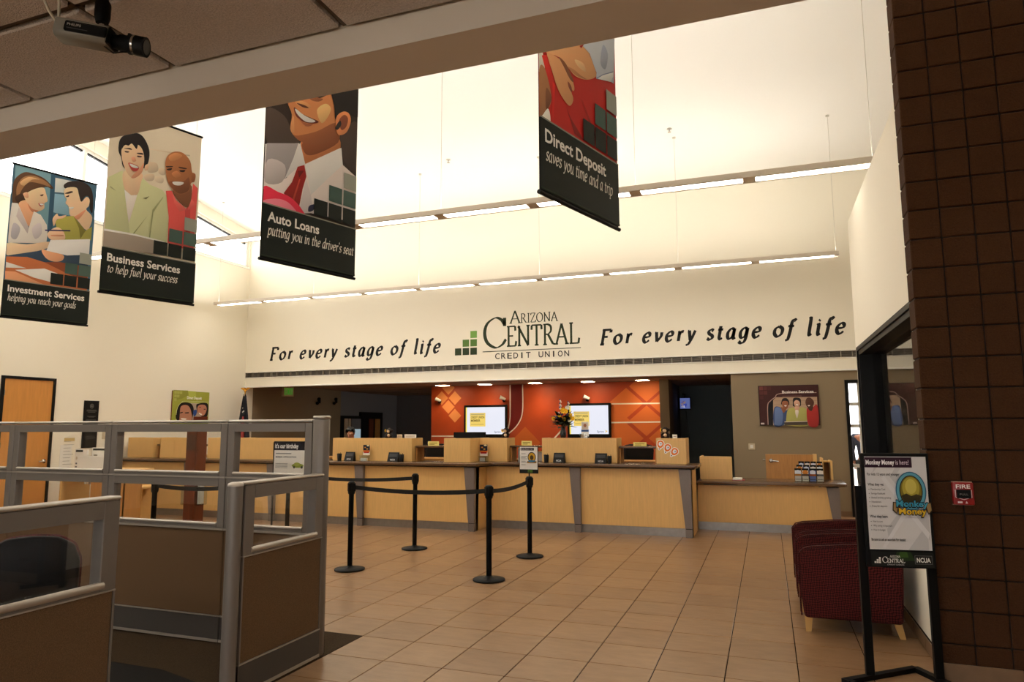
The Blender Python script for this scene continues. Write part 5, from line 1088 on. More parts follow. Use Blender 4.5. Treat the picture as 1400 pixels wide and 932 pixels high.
MB().lathe([(.20, .57), (.21, .58), (.21, .60), (.19, .615)], (x, 13.05, 0), 'black_plastic', 20).build('seat', st_); MB().lathe([(.17, .17), (.18, .18), (.17, .19)], (x, 13.05-.3, 0), 'black_metal', 16).tube([(x, 13.05, .18), (x, 12.78, .18)], .012, 'black_metal', 6).lathe([(.03, .04), (.03, .57)], (x, 13.05, 0), 'black_metal', 10).build('column', st_); MB().lathe([(.26, 0), (.26, .02), (.05, .05)], (x, 13.05, 0), 'black_metal', 20).build('base', st_)
person('person', (1.75, 14.95, -.02), math.pi*.92, dict(stand), 'person in navy shirt and dark trousers beyond the glazed door', 'cloth_blue', 'cloth_dark')

# ---- burgundy armchairs, backs to the office wall, facing the lobby (-X)
def armchair(y0, label, W=.74):
    t = thing('armchair', (.55, y0+W/2, 0), label, 'armchair', 'burgundy armchairs along the office wall', world=False)
    xf, xb = -.36, .38; a = .125; B = 'burgundy'
    def Pp(pts, ya, yb, bev=.025): return MB().prism(pts, 1, ya, yb, B, bev, 3)
    side = [(xf+.02, .115), (xb-.02, .115), (xb, .40), (xb+.01, .69), (xb-.10, .705), (0, .69), (xf+.10, .665), (xf+.03, .645), (xf-.005, .60), (xf, .30)]
    for ya in (-W/2, W/2-a):
        arm = Pp(side, ya, ya+a).build('arm', t, True)
        for yy in (ya+.006, ya+a-.006): MB().tube([(q[0]*1.0, yy, q[1]+.004) for q in [(xf-.002, .13), (xf-.004, .45), (xf-.004, .60), (xf+.03, .645), (xf+.10, .665), (0, .69), (xb-.10, .703)]], .006, B, 6).build('piping', arm, True)
    Pp([(xf+.03, .14), (xb-.15, .14), (xb-.15, .30), (xf+.03, .30)], -W/2+a+.003, W/2-a-.003).build('seat_base', t, True)
    Pp([(xf-.005, .305), (xb-.18, .305), (xb-.18, .46), (xf+.01, .475)], -W/2+a+.003, W/2-a-.003, .04).build('seat_cushion', t, True)
    Pp([(xb-.17, .14), (xb-.01, .14), (xb+.0, .74), (xb-.04, .80), (xb-.09, .80), (xb-.15, .74), (xb-.20, .47)], -W/2+a+.004, W/2-a-.004, .035).build('backrest', t, True)
    for sx, lx in ((xf+.05, -1), (xb-.06, 1)):
        for ya in (-W/2+.07, W/2-.07):
            top, bot = .03, .020; ox = .035 if lx > 0 else -.005
            vs = [(sx+i*top, ya+j*top, .13) for i, j in ((-1, -1), (1, -1), (1, 1), (-1, 1))]+[(sx+ox+i*bot, ya+j*bot, 0) for i, j in ((-1, -1), (1, -1), (1, 1), (-1, 1))]
            MB().add(vs, [(0, 1, 2, 3), (7, 6, 5, 4), (0, 4, 5, 1), (1, 5, 6, 2), (2, 6, 7, 3), (3, 7, 4, 0)], 'leg_wood').build('leg', t, True)
    return t
armchair(6.19, 'burgundy armchair nearer the camera, beside the poster stand'); armchair(7.03, 'burgundy armchair farther back, beside the low desk')

# ---- black poster stand
t = thing('poster_stand', (.72, 5.3, 0), 'black metal floor stand framing a kids savings poster', 'sign stand')
def bar(a, b, w, h, m='black_metal'):
    a, b = np.array(a, float), np.array(b, float); d_ = b-a; L = np.linalg.norm(d_); d_ /= L; s_ = np.array([-d_[1], d_[0], 0])*w/2; u_ = np.array([0, 0, h])
    return MB().add([a-s_, a+s_, b+s_, b-s_, a-s_+u_, a+s_+u_, b+s_+u_, b-s_+u_], [(0, 1, 2, 3), (7, 6, 5, 4), (0, 4, 5, 1), (1, 5, 6, 2), (2, 6, 7, 3), (3, 7, 4, 0)], m)
Kp, Lp, Mp = (.855, 5.50, 0), (.40, 5.10, 0), (1.045, 5.16, 0)
bar(Lp, Kp, .045, .03).build('foot_bar', t); bar(Kp, Mp, .045, .03).build('foot_bar', t); bar((.385, 5.115, 0), (.44, 5.06, 0), .045, .03).build('foot_bar', t)
P1, P2 = (.552, 5.235), (.958, 5.30)
PU = np.array([P2[0]-P1[0], P2[1]-P1[1], 0]); PU /= np.linalg.norm(PU); PN = np.array([PU[1], -PU[0], 0])
for P in (P1, P2): MB().box(-.026, .026, -.018, .018, .028, 1.235, 'black_metal', .003).xf(Matrix.Translation((*P, 0)) @ Matrix.Rotation(math.atan2(PU[1], PU[0]), 4, 'Z')).build('post', t)
bw_, bz0, bz1 = .415, .715, 1.452
A = np.array([*P1, 0])+PU*(.014)-PN*-.022
MB().box(0, bw_, -.02, .012, bz0, bz1, 'black_plastic', .004).xf(Matrix.Translation(tuple(A)) @ Matrix.Rotation(math.atan2(PU[1], PU[0]), 4, 'Z')).build('poster_frame', t)
d = Decal(A+PN*.02+np.array([0, 0, bz0]), PU, (0, 0, 1), PN, start=.001); h_ = bz1-bz0
x0, x1, z0, z1 = .022, bw_-.018, .115, h_-.022; w_ = x1-x0; hh = z1-z0
d.rect(x0, z0, x1, z1, (.83, .82, .82))
for poly in ([(.18, .0), (.62, .0), (.95, .28), (.95, .0)], [(.32, .10), (.66, .40), (.98, .10), (.98, .36), (.72, .58), (.30, .22)], [(.12, .82), (.35, .99), (.60, .99), (.40, .78), (.95, .30), (.95, .42), (.52, .82), (.72, .99), (.2, .99)]):
    d.poly([(x0+min(a, 1)*w_, z0+b*hh) for a, b in poly], (.76, .755, .76))
d.poly([(x0+.2*w_, z0+.02*hh), (x0+.26*w_, z0+.02*hh), (x0+.62*w_, z0+.36*hh), (x0+.58*w_, z0+.40*hh)], (.86, .855, .86)); d.poly([(x0+.95*w_, z0+.12*hh), (x0+.98*w_, z0+.18*hh), (x0+.30*w_, z0+.80*hh), (x0+.26*w_, z0+.76*hh)], (.86, .855, .86))
d.rect(x0, z1-.118*hh, x0+.77*w_, z1-.004, (.17, .05, .13)); d.text('Monkey Money', x0+.02*w_, z1-.085*hh, .47*w_, .030, (.95, .93, .94), .03); d.text('is here!', x0+.51*w_, z1-.085*hh, .21*w_, .030, (.88, .80, .86), .005)
TXT = (.13, .12, .13)
d.text('For kids 12 years and younger', x0+.03*w_, z1-.205*hh, .53*w_, .017, TXT, .015)
for k, (tx, yy, wd, hd) in enumerate([('What they get', .315, .26, 1), ('Membership Card', .365, .235, 0), ('Savings Passbook', .41, .23, 0), ('Annual birthday greeting', .455, .32, 0), ('Newsletters', .50, .155, 0), ('Prizes for deposits', .545, .25, 0), ('What they learn', .66, .29, 1), ('How to save', .71, .155, 0), ('Why saving is important', .755, .305, 0), ('How to budget', .80, .19, 0), ('Be sure to ask an associate for details!', .905, .55, 1)]):
    off = .03 if hd else .075; d.text(tx, x0+off*w_, z1-yy*hh, wd*w_, .0165 if hd else .0125, TXT, .02 if hd else 0)
    if not hd: d.ell(x0+.045*w_, z1-yy*hh+.005, .0028, .0028, TXT, 8)
# oval emblem, lettering only
ex, ez = x0+.72*w_, z1-.37*hh
d.ell(ex, ez, .092, .125, (.12, .36, .48), 32); d.ell(ex, ez, .086, .119, (.36, .62, .70), 32); d.ell(ex, ez, .070, .102, (.10, .09, .05), 32); d.ell(ex, ez, .064, .096, (.48, .42, .12), 32); d.ell(ex, ez+.02, .052, .07, (.66, .60, .22), 28); d.ell(ex, ez+.03, .034, .048, (.78, .72, .34), 24); d.poly([(ex-.06, ez-.03), (ex-.03, ez-.015), (ex, ez-.03), (ex+.03, ez-.018), (ex+.06, ez-.03), (ex+.045, ez-.07), (ex-.045, ez-.07)], (.20, .17, .07))
for sg in (-1, 1):
    d.poly([(ex+sg*.075, ez-.075), (ex+sg*.115, ez-.07), (ex+sg*.12, ez-.125), (ex+sg*.095, ez-.15), (ex+sg*.08, ez-.12)], (.20, .14, .07)); d.poly([(ex+sg*.08, ez-.08), (ex+sg*.11, ez-.076), (ex+sg*.114, ez-.12), (ex+sg*.096, ez-.14)], (.60, .48, .30))
for tx, zz, c in (('Monkey', ez-.100, (.24, .60, .72)), ('Money', ez-.148, (.86, .70, .16))):
    ww = .19 if tx == 'Monkey' else .165
    d.text(tx, ex-ww/2-.003, zz-.003, ww+.006, .046, (.06, .07, .08), .07); d.text(tx, ex-ww/2, zz, ww, .040, c, .02)
# foot of the poster
d.poly([(x0, .012), (x1, .012), (x1, .105), (x0, .105)], (.03, .04, .03)); d.poly([(x0+.36*w_, .05), (x0+.70*w_, .05), (x0+.64*w_, .105), (x0+.42*w_, .105)], (.10, .19, .06)); d.poly([(x0+.43*w_, .07), (x0+.60*w_, .07), (x0+.58*w_, .105), (x0+.47*w_, .105)], (.20, .33, .10))
for i, j in [(0, 0), (1, 0), (2, 0), (1, 1), (2, 1), (2, 2)]: d.rect(x0+.05*w_+i*.0135, .030+j*.0135, x0+.05*w_+i*.0135+.0115, .030+j*.0135+.0115, (.85, .85, .82) if j < 2 else (.95, .95, .92))
d.serif('C', x0+.175*w_, .035, .032, .036, (.92, .92, .90), thick=.11, thin=.03); d.serif('ENTRAL', x0+.255*w_, .036, .105, .024, (.92, .92, .90), thick=.13, thin=.04); d.serif('ARIZONA', x0+.30*w_, .068, .062, .014, (.85, .85, .82), thick=.13, thin=.05); d.text('CREDIT UNION', x0+.25*w_, .020, .10, .007, (.8, .8, .78))
d.rect(x1-.115, .030, x1-.012, .085, (.35, .35, .34)); d.rect(x1-.112, .033, x1-.015, .082, (.035, .04, .035)); d.text('NCUA', x1-.104, .043, .082, .028, (.92, .92, .90), .025)
d.build('poster_print', t)

# ---- fire alarm pull on the block wall
a, b = onY(BY-.03, 1303.5, 689.5), onY(BY-.03, 1330, 659.5); t = thing('fire_alarm_pull', ((a[0]+b[0])/2, BY, a[2]), 'red fire alarm pull station on the block wall', 'fire alarm'); w, h = b[0]-a[0], b[2]-a[2]
MB().box(a[0], b[0], BY-.04, BY-.001, a[2], b[2], 'alarm_red', .006, 2).build('housing', t); MB().box(a[0]+.02*w, b[0]-.0, BY-.006, BY, a[2]-.004, b[2]+.004, 'sign_beige').build('back_plate', t)
MB().box(a[0]+.16*w, b[0]-.16*w, BY-.052, BY-.04, a[2]+.30*h, a[2]+.68*h, 'dark_frame', .004).build('pull_handle', t)
d = Decal((a[0], BY-.04, a[2]), (1, 0, 0), (0, 0, 1), (0, -1, 0)); d.text('FIRE', .16*w, .74*h, .68*w, .17*h, (.95, .92, .9), .02); d.line([(.12*w, .68*h), (.12*w, .34*h), (.5*w, .24*h), (.88*w, .34*h), (.88*w, .68*h)], .004, (.9, .85, .85), False); d.rect(.2*w, .08*h, .42*w, .16*h, (.9, .85, .85)); d.poly([(.55*w, .07*h), (.68*w, .07*h), (.615*w, .18*h)], (.9, .85, .85)); d.build('lettering', t)
d = Decal((a[0], BY-.0525, a[2]), (1, 0, 0), (0, 0, 1), (0, -1, 0)); d.text('PULL', .30*w, .44*h, .40*w, .08*h, (.55, .52, .5)); d.build('handle_lettering', t)

# ---- security camera under the low ceiling
t = thing('security_camera', (-1.50, 1.15, ZC), 'grey box security camera with black lens under the low ceiling', 'camera')
ca, cb = onZ(2.60, 82, 43), onZ(2.568, 200, 65); ax = cb-ca; ax /= np.linalg.norm(ax); sd = np.cross(ax, (0, 0, 1)); sd /= np.linalg.norm(sd); up = np.cross(sd, ax)
CM = Matrix(((ax[0], sd[0], up[0], ca[0]), (ax[1], sd[1], up[1], ca[1]), (ax[2], sd[2], up[2], ca[2]), (0, 0, 0, 1))); LC = float(np.linalg.norm(cb-ca)); bl = LC*.60
sec = [(-.021, -.022), (-.031, -.012), (-.031, .018), (-.024, .026), (.024, .026), (.031, .018), (.031, -.012), (.021, -.022)]
MB().prism(sec, 0, 0, bl, 'camera_grey', .003, 1).xf(CM).build('housing', t)
MB().box(bl*.22, bl+.002, .030, .0335, -.010, .016, 'black_plastic', .003).box(bl*.22, bl+.002, -.0335, -.030, -.010, .016, 'black_plastic', .003).box(bl-.002, bl+.006, -.027, .027, -.019, .023, 'black_plastic', .003).xf(CM).build('side_panel', t)
MB().tube([(bl, 0, 0), (bl+.02, 0, 0), (bl+.021, 0, 0), (LC*.80, 0, 0), (LC*.81, 0, 0), (LC, 0, 0)], [.017, .017, .020, .020, .024, .024], 'black_plastic', 20).tube([(LC*.78, 0, .019), (LC*.78, 0, .027)], .004, 'black_plastic', 8).xf(CM).build('lens_barrel', t)
MB().tube([(LC*.86, 0, 0), (LC*.885, 0, 0)], .0243, 'chrome', 20).xf(CM).build('focus_ring', t); MB().tube([(LC-.002, 0, 0), (LC+.001, 0, 0)], .018, 'lens_glass', 20).xf(CM).build('front_lens', t)
MB().tube([(bl-.01, .01, -.02), (bl+.015, .01, -.034), (bl+.035, .005, -.024), (bl+.045, 0, -.02)], .002, 'black_rubber', 6).xf(CM).build('iris_cable', t)
mp = CM @ Vector((bl*.75, 0, .026)); MB().tube([tuple(mp), (mp[0], mp[1], mp[2]+.02)], .007, 'chrome', 8).lathe([(.014, 0), (.018, .015), (.018, .05), (.012, .06), (.012, ZC-mp[2]-.016)], (mp[0], mp[1], mp[2]+.015), 'black_metal', 12).lathe([(.035, -.012), (.035, 0)], (mp[0], mp[1], ZC-.006), 'black_metal', 16).build('ceiling_mount', t)
q0 = CM @ Vector((.0, .012, .01)); q1 = CM @ Vector((-.015, .03, .03)); MB().tube([tuple(q0), tuple(q1), tuple(q1+Vector((-.005, -.03, .05))), tuple(q0+Vector((.02, -.05, .09))), (q0[0]+.03, q0[1]-.08, ZC)], .0035, 'cable_white', 8).tube([tuple(q0), (q0[0]+.012, q0[1]-.01, q0[2]+.05), (q0[0]+.03, q0[1]-.06, ZC)], .0035, 'cable_white', 8).build('signal_cable', t)
d = Decal(tuple(CM @ Vector((bl*.27, .0335, .002))), ax, up, sd, start=.0006); d.text('PHILIPS', 0, .002, bl*.26, .006, (.72, .70, .66), .01); d.rect(0, -.005, bl*.40, -.0035, (.3, .3, .3)); d.build('brand_lettering', t)

# ---- flag in the corner
fx, fy = -11.95, 13.62; t = thing('flag_stand', (fx, fy, 0), 'furled flag with white stars on a gold-topped pole in the corner', 'flag')
MB().lathe([(.16, 0), (.16, .02), (.06, .06), (.03, .10)], (fx, fy, 0), 'gold', 20).build('base', t); MB().tube([(fx, fy, .08), (fx, fy, 2.50)], .014, 'gold', 10).build('pole', t)
ea = MB().ball((fx, fy, 2.52), .03, 'gold', 10).tube([(fx, fy, 2.53), (fx, fy, 2.58), (fx, fy-.03, 2.60)], [.022, .02, .01], 'gold', 8)
for sg in (-1, 1): ea.add([(fx, fy, 2.55), (fx+sg*.06, fy, 2.605), (fx+sg*.15, fy, 2.60), (fx+sg*.12, fy, 2.57), (fx+sg*.04, fy, 2.53), (fx, fy+.012, 2.56)], [(0, 1, 2, 3, 4), (5, 2, 1), (5, 4, 3, 2)], 'gold')
ea.build('eagle_finial', t)
fm = MB(); rows, cols = 14, 22; vs = []
for i in range(rows):
    q = i/(rows-1); z = 2.42-q*1.25; R = .035+.125*min(1, q*1.25)
    for k in range(cols): a = 2*math.pi*k/cols; rr = R*(1+.22*math.sin(5*a+q*2)); vs.append((fx+.02+rr*math.cos(a), fy-.03+rr*.7*math.sin(a), z-.03*math.sin(3*a)))
fm.add(vs, [(i*cols+k, i*cols+(k+1) % cols, (i+1)*cols+(k+1) % cols, (i+1)*cols+k) for i in range(rows-1) for k in range(cols)], 'flag_blue', True); fl = fm.build('furled_cloth', t)
sm = MB(); rs = random.Random(5)
for k in range(16):
    i = 2+rs.randrange(9); kk = rs.choice([11, 12, 13, 14, 15, 16, 17, 18, 19]); v = np.array(vs[i*cols+kk]); c = np.array([fx+.02, fy-.03, v[2]]); nrm = (v-c)/np.linalg.norm(v-c); u_ = np.cross(nrm, (0, 0, 1)); pts = []
    for j in range(10): r_ = .022 if j % 2 == 0 else .010; pts.append(v+nrm*.006+u_*r_*math.sin(j*math.pi/5)+np.array([0, 0, r_*math.cos(j*math.pi/5)]))
    sm.add(pts, [list(range(10))], 'petal_white')
sm.build('stars', t)['kind'] = 'stuff'
MB().tube([(fx+.06, fy-.10, 1.9), (fx+.10, fy-.16, 1.5), (fx+.12, fy-.18, 1.2)], [.02, .05, .06], 'alarm_red', 8).tube([(fx-.02, fy-.12, 1.8), (fx, fy-.17, 1.5), (fx, fy-.19, 1.2)], [.015, .04, .05], 'petal_white', 8).build('stripes', t)

# ---- left wall: green poster, black plaque, switch plate, notices
def wall_print(name, y0, y1, z0, z1, label, cat, thick, edge='black_plastic'):
    t = thing(name, (XL, (y0+y1)/2, z0), label, cat); MB().box(XL, XL+thick, y0, y1, z0, z1, edge, .003).build('board', t)
    return t, Decal((XL+thick, y0, z0), (0, 1, 0), (0, 0, 1), (1, 0, 0), start=.001)
t, d = wall_print('wall_poster', 11.73, 12.80, 1.62, 2.455, 'green direct deposit poster with two smiling faces on the cream side wall', 'poster', .03, 'red_wood')
m = (220, 520, 11.65)
d.rect(0, 0, 1.07, .835, (.62, .64, .25)); d.px([(200, 150), (430, 160), (440, 230), (330, 290), (200, 320)], (.56, .57, .22), False, m); d.px([(430, 165), (560, 175), (560, 300), (450, 280)], (.70, .73, .32), False, m)
for i, j in [(0, 0), (1, 0), (2, 0), (0, 1), (1, 1), (0, 2)]: d.rect(.04+i*.075, .765-j*.08, .11+i*.075, .825-j*.08, (.66, .67, .34))
d.px([(235, 630), (240, 480), (280, 390), (340, 345), (745, 365), (735, 640)], (.86, .88, .55), False, m); d.px([(245, 630), (250, 480), (290, 400), (345, 352), (745, 372), (735, 640)], (.70, .62, .56), False, m)
d.px([(250, 630), (260, 450), (320, 360), (420, 350), (490, 380), (520, 460), (500, 600), (480, 660)], (.08, .05, .05), True, m); d.px([(300, 480), (320, 410), (380, 390), (440, 410), (480, 500), (480, 640), (290, 640)], (.72, .50, .40), True, m); d.px([(300, 510), (345, 500), (340, 515), (305, 522)], (.12, .08, .07), True, m); d.px([(380, 510), (440, 505), (435, 522), (385, 522)], (.12, .08, .07), True, m); d.px([(320, 600), (400, 605), (390, 625), (330, 622)], (.92, .88, .84), True, m); d.px([(255, 630), (265, 450), (300, 380), (300, 480), (290, 630)], (.08, .05, .05), False, m)
d.px([(515, 480), (565, 470), (560, 540), (520, 570)], (.18, .30, .55), True, m); d.px([(560, 430), (580, 370), (740, 370), (735, 560), (660, 580), (590, 520)], (.07, .05, .05), True, m); d.px([(575, 440), (610, 390), (690, 390), (725, 440), (710, 510), (670, 560), (620, 550), (585, 500)], (.74, .50, .40), True, m); d.px([(600, 510), (650, 535), (640, 555), (605, 535)], (.9, .86, .82), True, m); d.px([(600, 425), (630, 420), (628, 432)], (.1, .07, .06), True, m); d.px([(670, 455), (705, 450), (700, 465)], (.1, .07, .06), True, m); d.px([(515, 575), (740, 575), (735, 640), (510, 640)], (.42, .16, .07), False, m)
d.text('Direct Deposit', .40, .66, .43, .06, (.95, .95, .90), .03); d.line([(.12, .3), (.14, .45), (.24, .575), (.36, .61), (1.05, .61)], .006, (.88, .90, .70)); d.build('print', t)
t, d = wall_print('memorial_plaque', 9.652, 9.965, 1.26, 2.165, 'tall black engraved plaque on the cream side wall', 'plaque', .02)
d.ell(.157, .80, .04, .045, (.42, .41, .38), 16); d.ell(.157, .80, .028, .033, (.08, .08, .08), 16); d.poly([(.157+.02*math.sin(k*math.pi/5)*(1 if k % 2 == 0 else .45), .80+.02*math.cos(k*math.pi/5)*(1 if k % 2 == 0 else .45)) for k in range(10)], (.55, .53, .5))
for k, (w_, zz) in enumerate([(.20, .72), (.22, .70), (.16, .68), (.18, .60), (.12, .585), (.22, .53), (.2, .5), (.21, .47), (.22, .44), (.2, .41), (.21, .38), (.22, .35), (.16, .22), (.22, .20), (.18, .17)]): d.rect(.157-w_/2, zz, .157+w_/2, zz+.009, (.36, .35, .33))
d.build('engraving', t)
a, b = onX(XL, 81, 638), onX(XL, 97, 614)
t, d = wall_print('switch_plate', onX(XL, 139, 600)[1], onX(XL, 147, 600)[1], onX(XL, 143, 600)[2], onX(XL, 143, 590)[2], 'cream switch plate on the side wall beside the plaque', 'switch plate', .01, 'wall_plate'); d.rect(.05, .06, .09, .12, (.9, .87, .8)); d.build('toggle', t)
t, d = wall_print('paper_notice', onX(XL, 81, 630)[1], onX(XL, 97, 630)[1], onX(XL, 90, 640)[2], onX(XL, 90, 608)[2], 'white paper notice taped on the side wall beside the wood door', 'notice', .004, 'paper')
for k in range(8): d.rect(.06, .07+k*.06, .20 if k % 3 else .26, .078+k*.06, (.62, .6, .56))
d.rect(.06, .50, .27, .56, (.78, .68, .45)); d.build('print', t)

# ---- taupe wall: business poster and outlet
a, b = onY(YB-.01, 1039, 581.5), onY(YB-.01, 1118.5, 525.5); t = thing('wall_poster', ((a[0]+b[0])/2, YB, a[2]), 'maroon business services poster with three people on the taupe wall', 'poster')
MB().box(a[0], b[0], YB-.012, YB+.019, a[2], b[2], 'black_plastic', .003).build('board', t); d = Decal((a[0], YB-.012, a[2]), (1, 0, 0), (0, 0, 1), (0, -1, 0)); w, h = b[0]-a[0], b[2]-a[2]; m = (1030, 515, 11.65)
d.rect(.005, .005, w-.005, h-.005, (.24, .09, .09))
for i, j in [(0, 0), (1, 0), (2, 0), (0, 1), (1, 1), (0, 2)]: d.rect(.02+i*.072, h-.085-j*.085, .085+i*.072, h-.015-j*.085, [(.42, .22, .20), (.34, .16, .15), (.29, .12, .12)][max(i, j)])
d.px([(235, 770), (235, 460), (270, 390), (340, 330), (1015, 325), (1035, 770)], (.07, .03, .04), False, m); d.px([(315, 770), (315, 370), (360, 325), (1013, 318), (1033, 770)], (.70, .59, .49), False, m)
for yy in (380, 440, 490): d.px([(330, yy), (1010, yy-6), (1010, yy), (330, yy+6)], (.60, .48, .39), False, m)
d.line([d.uv(1030+x_/11.65, 515+y_/11.65) for x_, y_ in [(235, 765), (228, 460), (270, 385), (345, 325), (440, 265), (1005, 250)]], .012, (.72, .60, .56)); d.text('Business Services', .40*w, .80*h, .52*w, .065*h, (.90, .87, .84), .025); d.rect(.40*w, .72*h, .72*w, .735*h, (.45, .30, .28))
for P in [((60, 78, 120), [(330, 770), (330, 500), (420, 480), (500, 540), (560, 520), (540, 640), (480, 770)]), ((96, 118, 165), [(340, 700), (345, 510), (420, 490), (470, 580), (450, 760), (340, 760)]), ((34, 22, 20), [(445, 400), (470, 345), (530, 340), (568, 390), (560, 450), (450, 440)]), ((150, 92, 62), [(455, 410), (480, 385), (540, 390), (558, 430), (540, 500), (490, 510), (460, 460)]), ((140, 86, 58), [(440, 480), (490, 500), (530, 500), (480, 575)]), ((240, 232, 224), [(490, 455), (530, 452), (515, 475)]),
          ((168, 165, 92), [(520, 720), (545, 530), (640, 490), (690, 560), (740, 490), (840, 520), (875, 770), (520, 770)]), ((28, 22, 22), [(628, 420), (635, 345), (690, 330), (750, 350), (758, 430), (740, 470), (640, 470)]), ((205, 160, 135), [(645, 410), (680, 370), (730, 390), (742, 440), (715, 485), (670, 480)]), ((205, 160, 135), [(660, 480), (730, 480), (720, 540), (690, 570), (665, 530)]), ((215, 205, 195), [(665, 540), (720, 540), (695, 660)]), ((240, 232, 226), [(675, 438), (715, 438), (700, 458)]),
          ((160, 40, 36), [(850, 510), (930, 500), (1015, 450), (1033, 770), (880, 770)]), ((80, 48, 34), [(828, 400), (850, 340), (900, 330), (950, 370), (965, 420), (930, 490), (870, 490), (840, 450)]), ((240, 230, 220), [(865, 455), (905, 450), (885, 470)]), ((70, 42, 30), [(870, 480), (950, 470), (930, 540), (890, 530)])]: d.px(P[1], c255(*P[0]), True, m, .22)
d.px([(495, 715), (860, 705), (865, 765), (500, 770)], (.28, .24, .20), False, m); d.px([(495, 712), (860, 702), (860, 712), (495, 722)], (.85, .80, .75), False, m); d.rect(.02, .02, .08, .05, (.8, .75, .72)); d.build('print', t)
a, b = onY(YB, 1023.5, 614.5), onY(YB, 1032, 606); t = thing('outlet_plate', ((a[0]+b[0])/2, YB, a[2]), 'small beige outlet plate on the taupe wall', 'outlet')
MB().box(a[0], b[0], YB+.008, YB+.019, a[2], b[2], 'wall_plate', .003).build('plate', t); MB().box(a[0]+.03, a[0]+.06, YB+.004, YB+.008, a[2]+.03, a[2]+.09, 'paper').box(b[0]-.06, b[0]-.03, YB+.004, YB+.008, a[2]+.03, a[2]+.09, 'paper').build('socket', t)
# literature rack on the low desk
lx0, lx1 = PX(1086, 11.9, 655), PX(1126, 11.9, 655); t = thing('literature_rack', ((lx0+lx1)/2, 11.95, .765), 'tiered acrylic literature rack on the low desk', 'rack')
for k in range(3): MB().box(lx0+k*.035, lx1, 11.75+k*.09, 11.754+k*.09, .765+k*.05, .89+k*.05, 'acrylic').box(lx0+k*.035, lx1, 11.754+k*.09, 11.83+k*.09, .765, .77+k*.05, 'acrylic').build('tier', t)
pal = [((.90, .88, .86), (.86, .85, .84)), ((.80, .50, .20), (.93, .90, .85)), ((.45, .52, .78), (.92, .89, .84)), ((.88, .86, .84), (.84, .80, .76))]
for k in range(3):
    for j in range(4):
        w = (lx1-lx0-.035*k)/4; xa = lx0+.035*k+j*w+.004; xb = xa+w-.008; y = 11.765+k*.09; z = .772+k*.05
        t = thing('brochure', ((xa+xb)/2, y, z), 'brochure in the %s tier of the literature rack, %s from the half door' % (['front', 'middle', 'back'][k], ['first', 'second', 'third', 'fourth'][j]), 'brochure', 'brochures in the literature rack')
        MB().box(xa, xb, y, y+.02, z, z+.20, 'black_plastic', .001).build('cover', t); d = Decal((xa, y, z), (1, 0, 0), (0, 0, 1), (0, -1, 0), start=.001); ww = xb-xa; c1_, c2_ = pal[(j+k) % 4]
        d.rect(.004, .004, ww-.004, .17, c2_ if (j+k) % 2 else c1_); d.ell(ww/2, .14, ww*.42, .035, c1_ if (j+k) % 2 else (.85, .87, .92)); d.rect(.004, .085, ww-.004, .115, [(.8, .5, .2), (.4, .3, .25), (.7, .35, .12), (.3, .3, .35)][j]); d.rect(.01, .03, ww-.01, .038, (.2, .2, .2)); d.build('print', t)
t = thing('paper_tray', (PX(1010, 11.95, 655), 11.98, .765), 'small paper and red folder lying on the low desk', 'papers'); x = PX(1008, 11.95, 655)+.06
MB().box(x-.13, x+.06, 11.75, 12.0, .766, .775, 'alarm_red').build('folder', t); MB().box(x-.12, x+.02, 11.75, 11.98, .775, .80, 'paper').build('paper_stack', t)

# ---- red wood display post with acrylic pockets, between cubicle and counter
wx, wy = -6.39, 6.95; wx = PX(266.5, wy, 650); t = thing('display_post', (wx, wy, 0), 'square red wood display post with clear brochure pockets, behind the cubicle glass', 'display post')
MB().box(wx-.085, wx+.085, wy-.085, wy+.085, .03, 1.60, 'red_wood', .006).build('post', t); MB().box(wx-.22, wx+.22, wy-.22, wy+.22, 0, .03, 'black_metal', .006).build('base_plate', t); MB().ball((wx, wy-.085, .885), .016, 'chrome', 10).build('screw_cap', t)
for sg in (-1, 1):
    x0_, x1_ = (wx+sg*.09, wx+sg*.15); MB().box(min(x0_, x1_), max(x0_, x1_), wy-.06, wy-.056, .68, .96, 'acrylic').box(min(x0_, x1_), max(x0_, x1_), wy+.056, wy+.06, .68, 1.0, 'acrylic').box(x1_-.002, x1_+.002, wy-.06, wy+.06, .68, .90, 'acrylic').box(min(x0_, x1_), max(x0_, x1_), wy-.06, wy+.06, .68, .684, 'acrylic').build('brochure_pocket', t)
    MB().box(wx+sg*.10, wx+sg*.112, wy-.045, wy+.05, .69, .98, 'paper').build('leaflet', t)
MB().box(wx-.075, wx+.075, wy-.09, wy-.086, 1.36, 1.56, 'acrylic').build('front_pocket', t)
# ---- birthday sign on a thin pole
by = 6.2; a, b = onY(by, 374, 650), onY(by, 420.5, 604.5); t = thing('pole_sign', (a[0]+.02, by, 0), 'white birthday flyer with dark blue heading on a thin pole stand', 'sign'); w, h = b[0]-a[0]+.02, .43; zb_ = b[2]-h
MB().box(a[0]-.01, b[0]+.03, by, by+.012, zb_-.01, b[2]+.01, 'black_plastic', .002).build('holder', t); MB().tube([(a[0]-.02, by+.02, .02), (a[0]-.02, by+.02, b[2])], .010, 'black_metal', 10).build('pole', t); MB().lathe([(.16, 0), (.16, .012), (.02, .025)], (a[0]-.02, by+.02, 0), 'black_metal', 20).build('base', t)
d = Decal((a[0], by, zb_), (1, 0, 0), (0, 0, 1), (0, -1, 0), start=.001); d.rect(0, 0, w, h, (.88, .87, .84)); d.rect(0, h-.085, w, h, (.06, .07, .13)); d.text("It's our birthday", .01, h-.062, w*.68, .045, (.95, .95, .93), .025); d.text('MEMBER APPRECIATION', .02, h-.165, w*.60, .018, (.35, .34, .36), .02); d.rect(.02, h-.125, w*.5, h-.115, (.5, .5, .5))
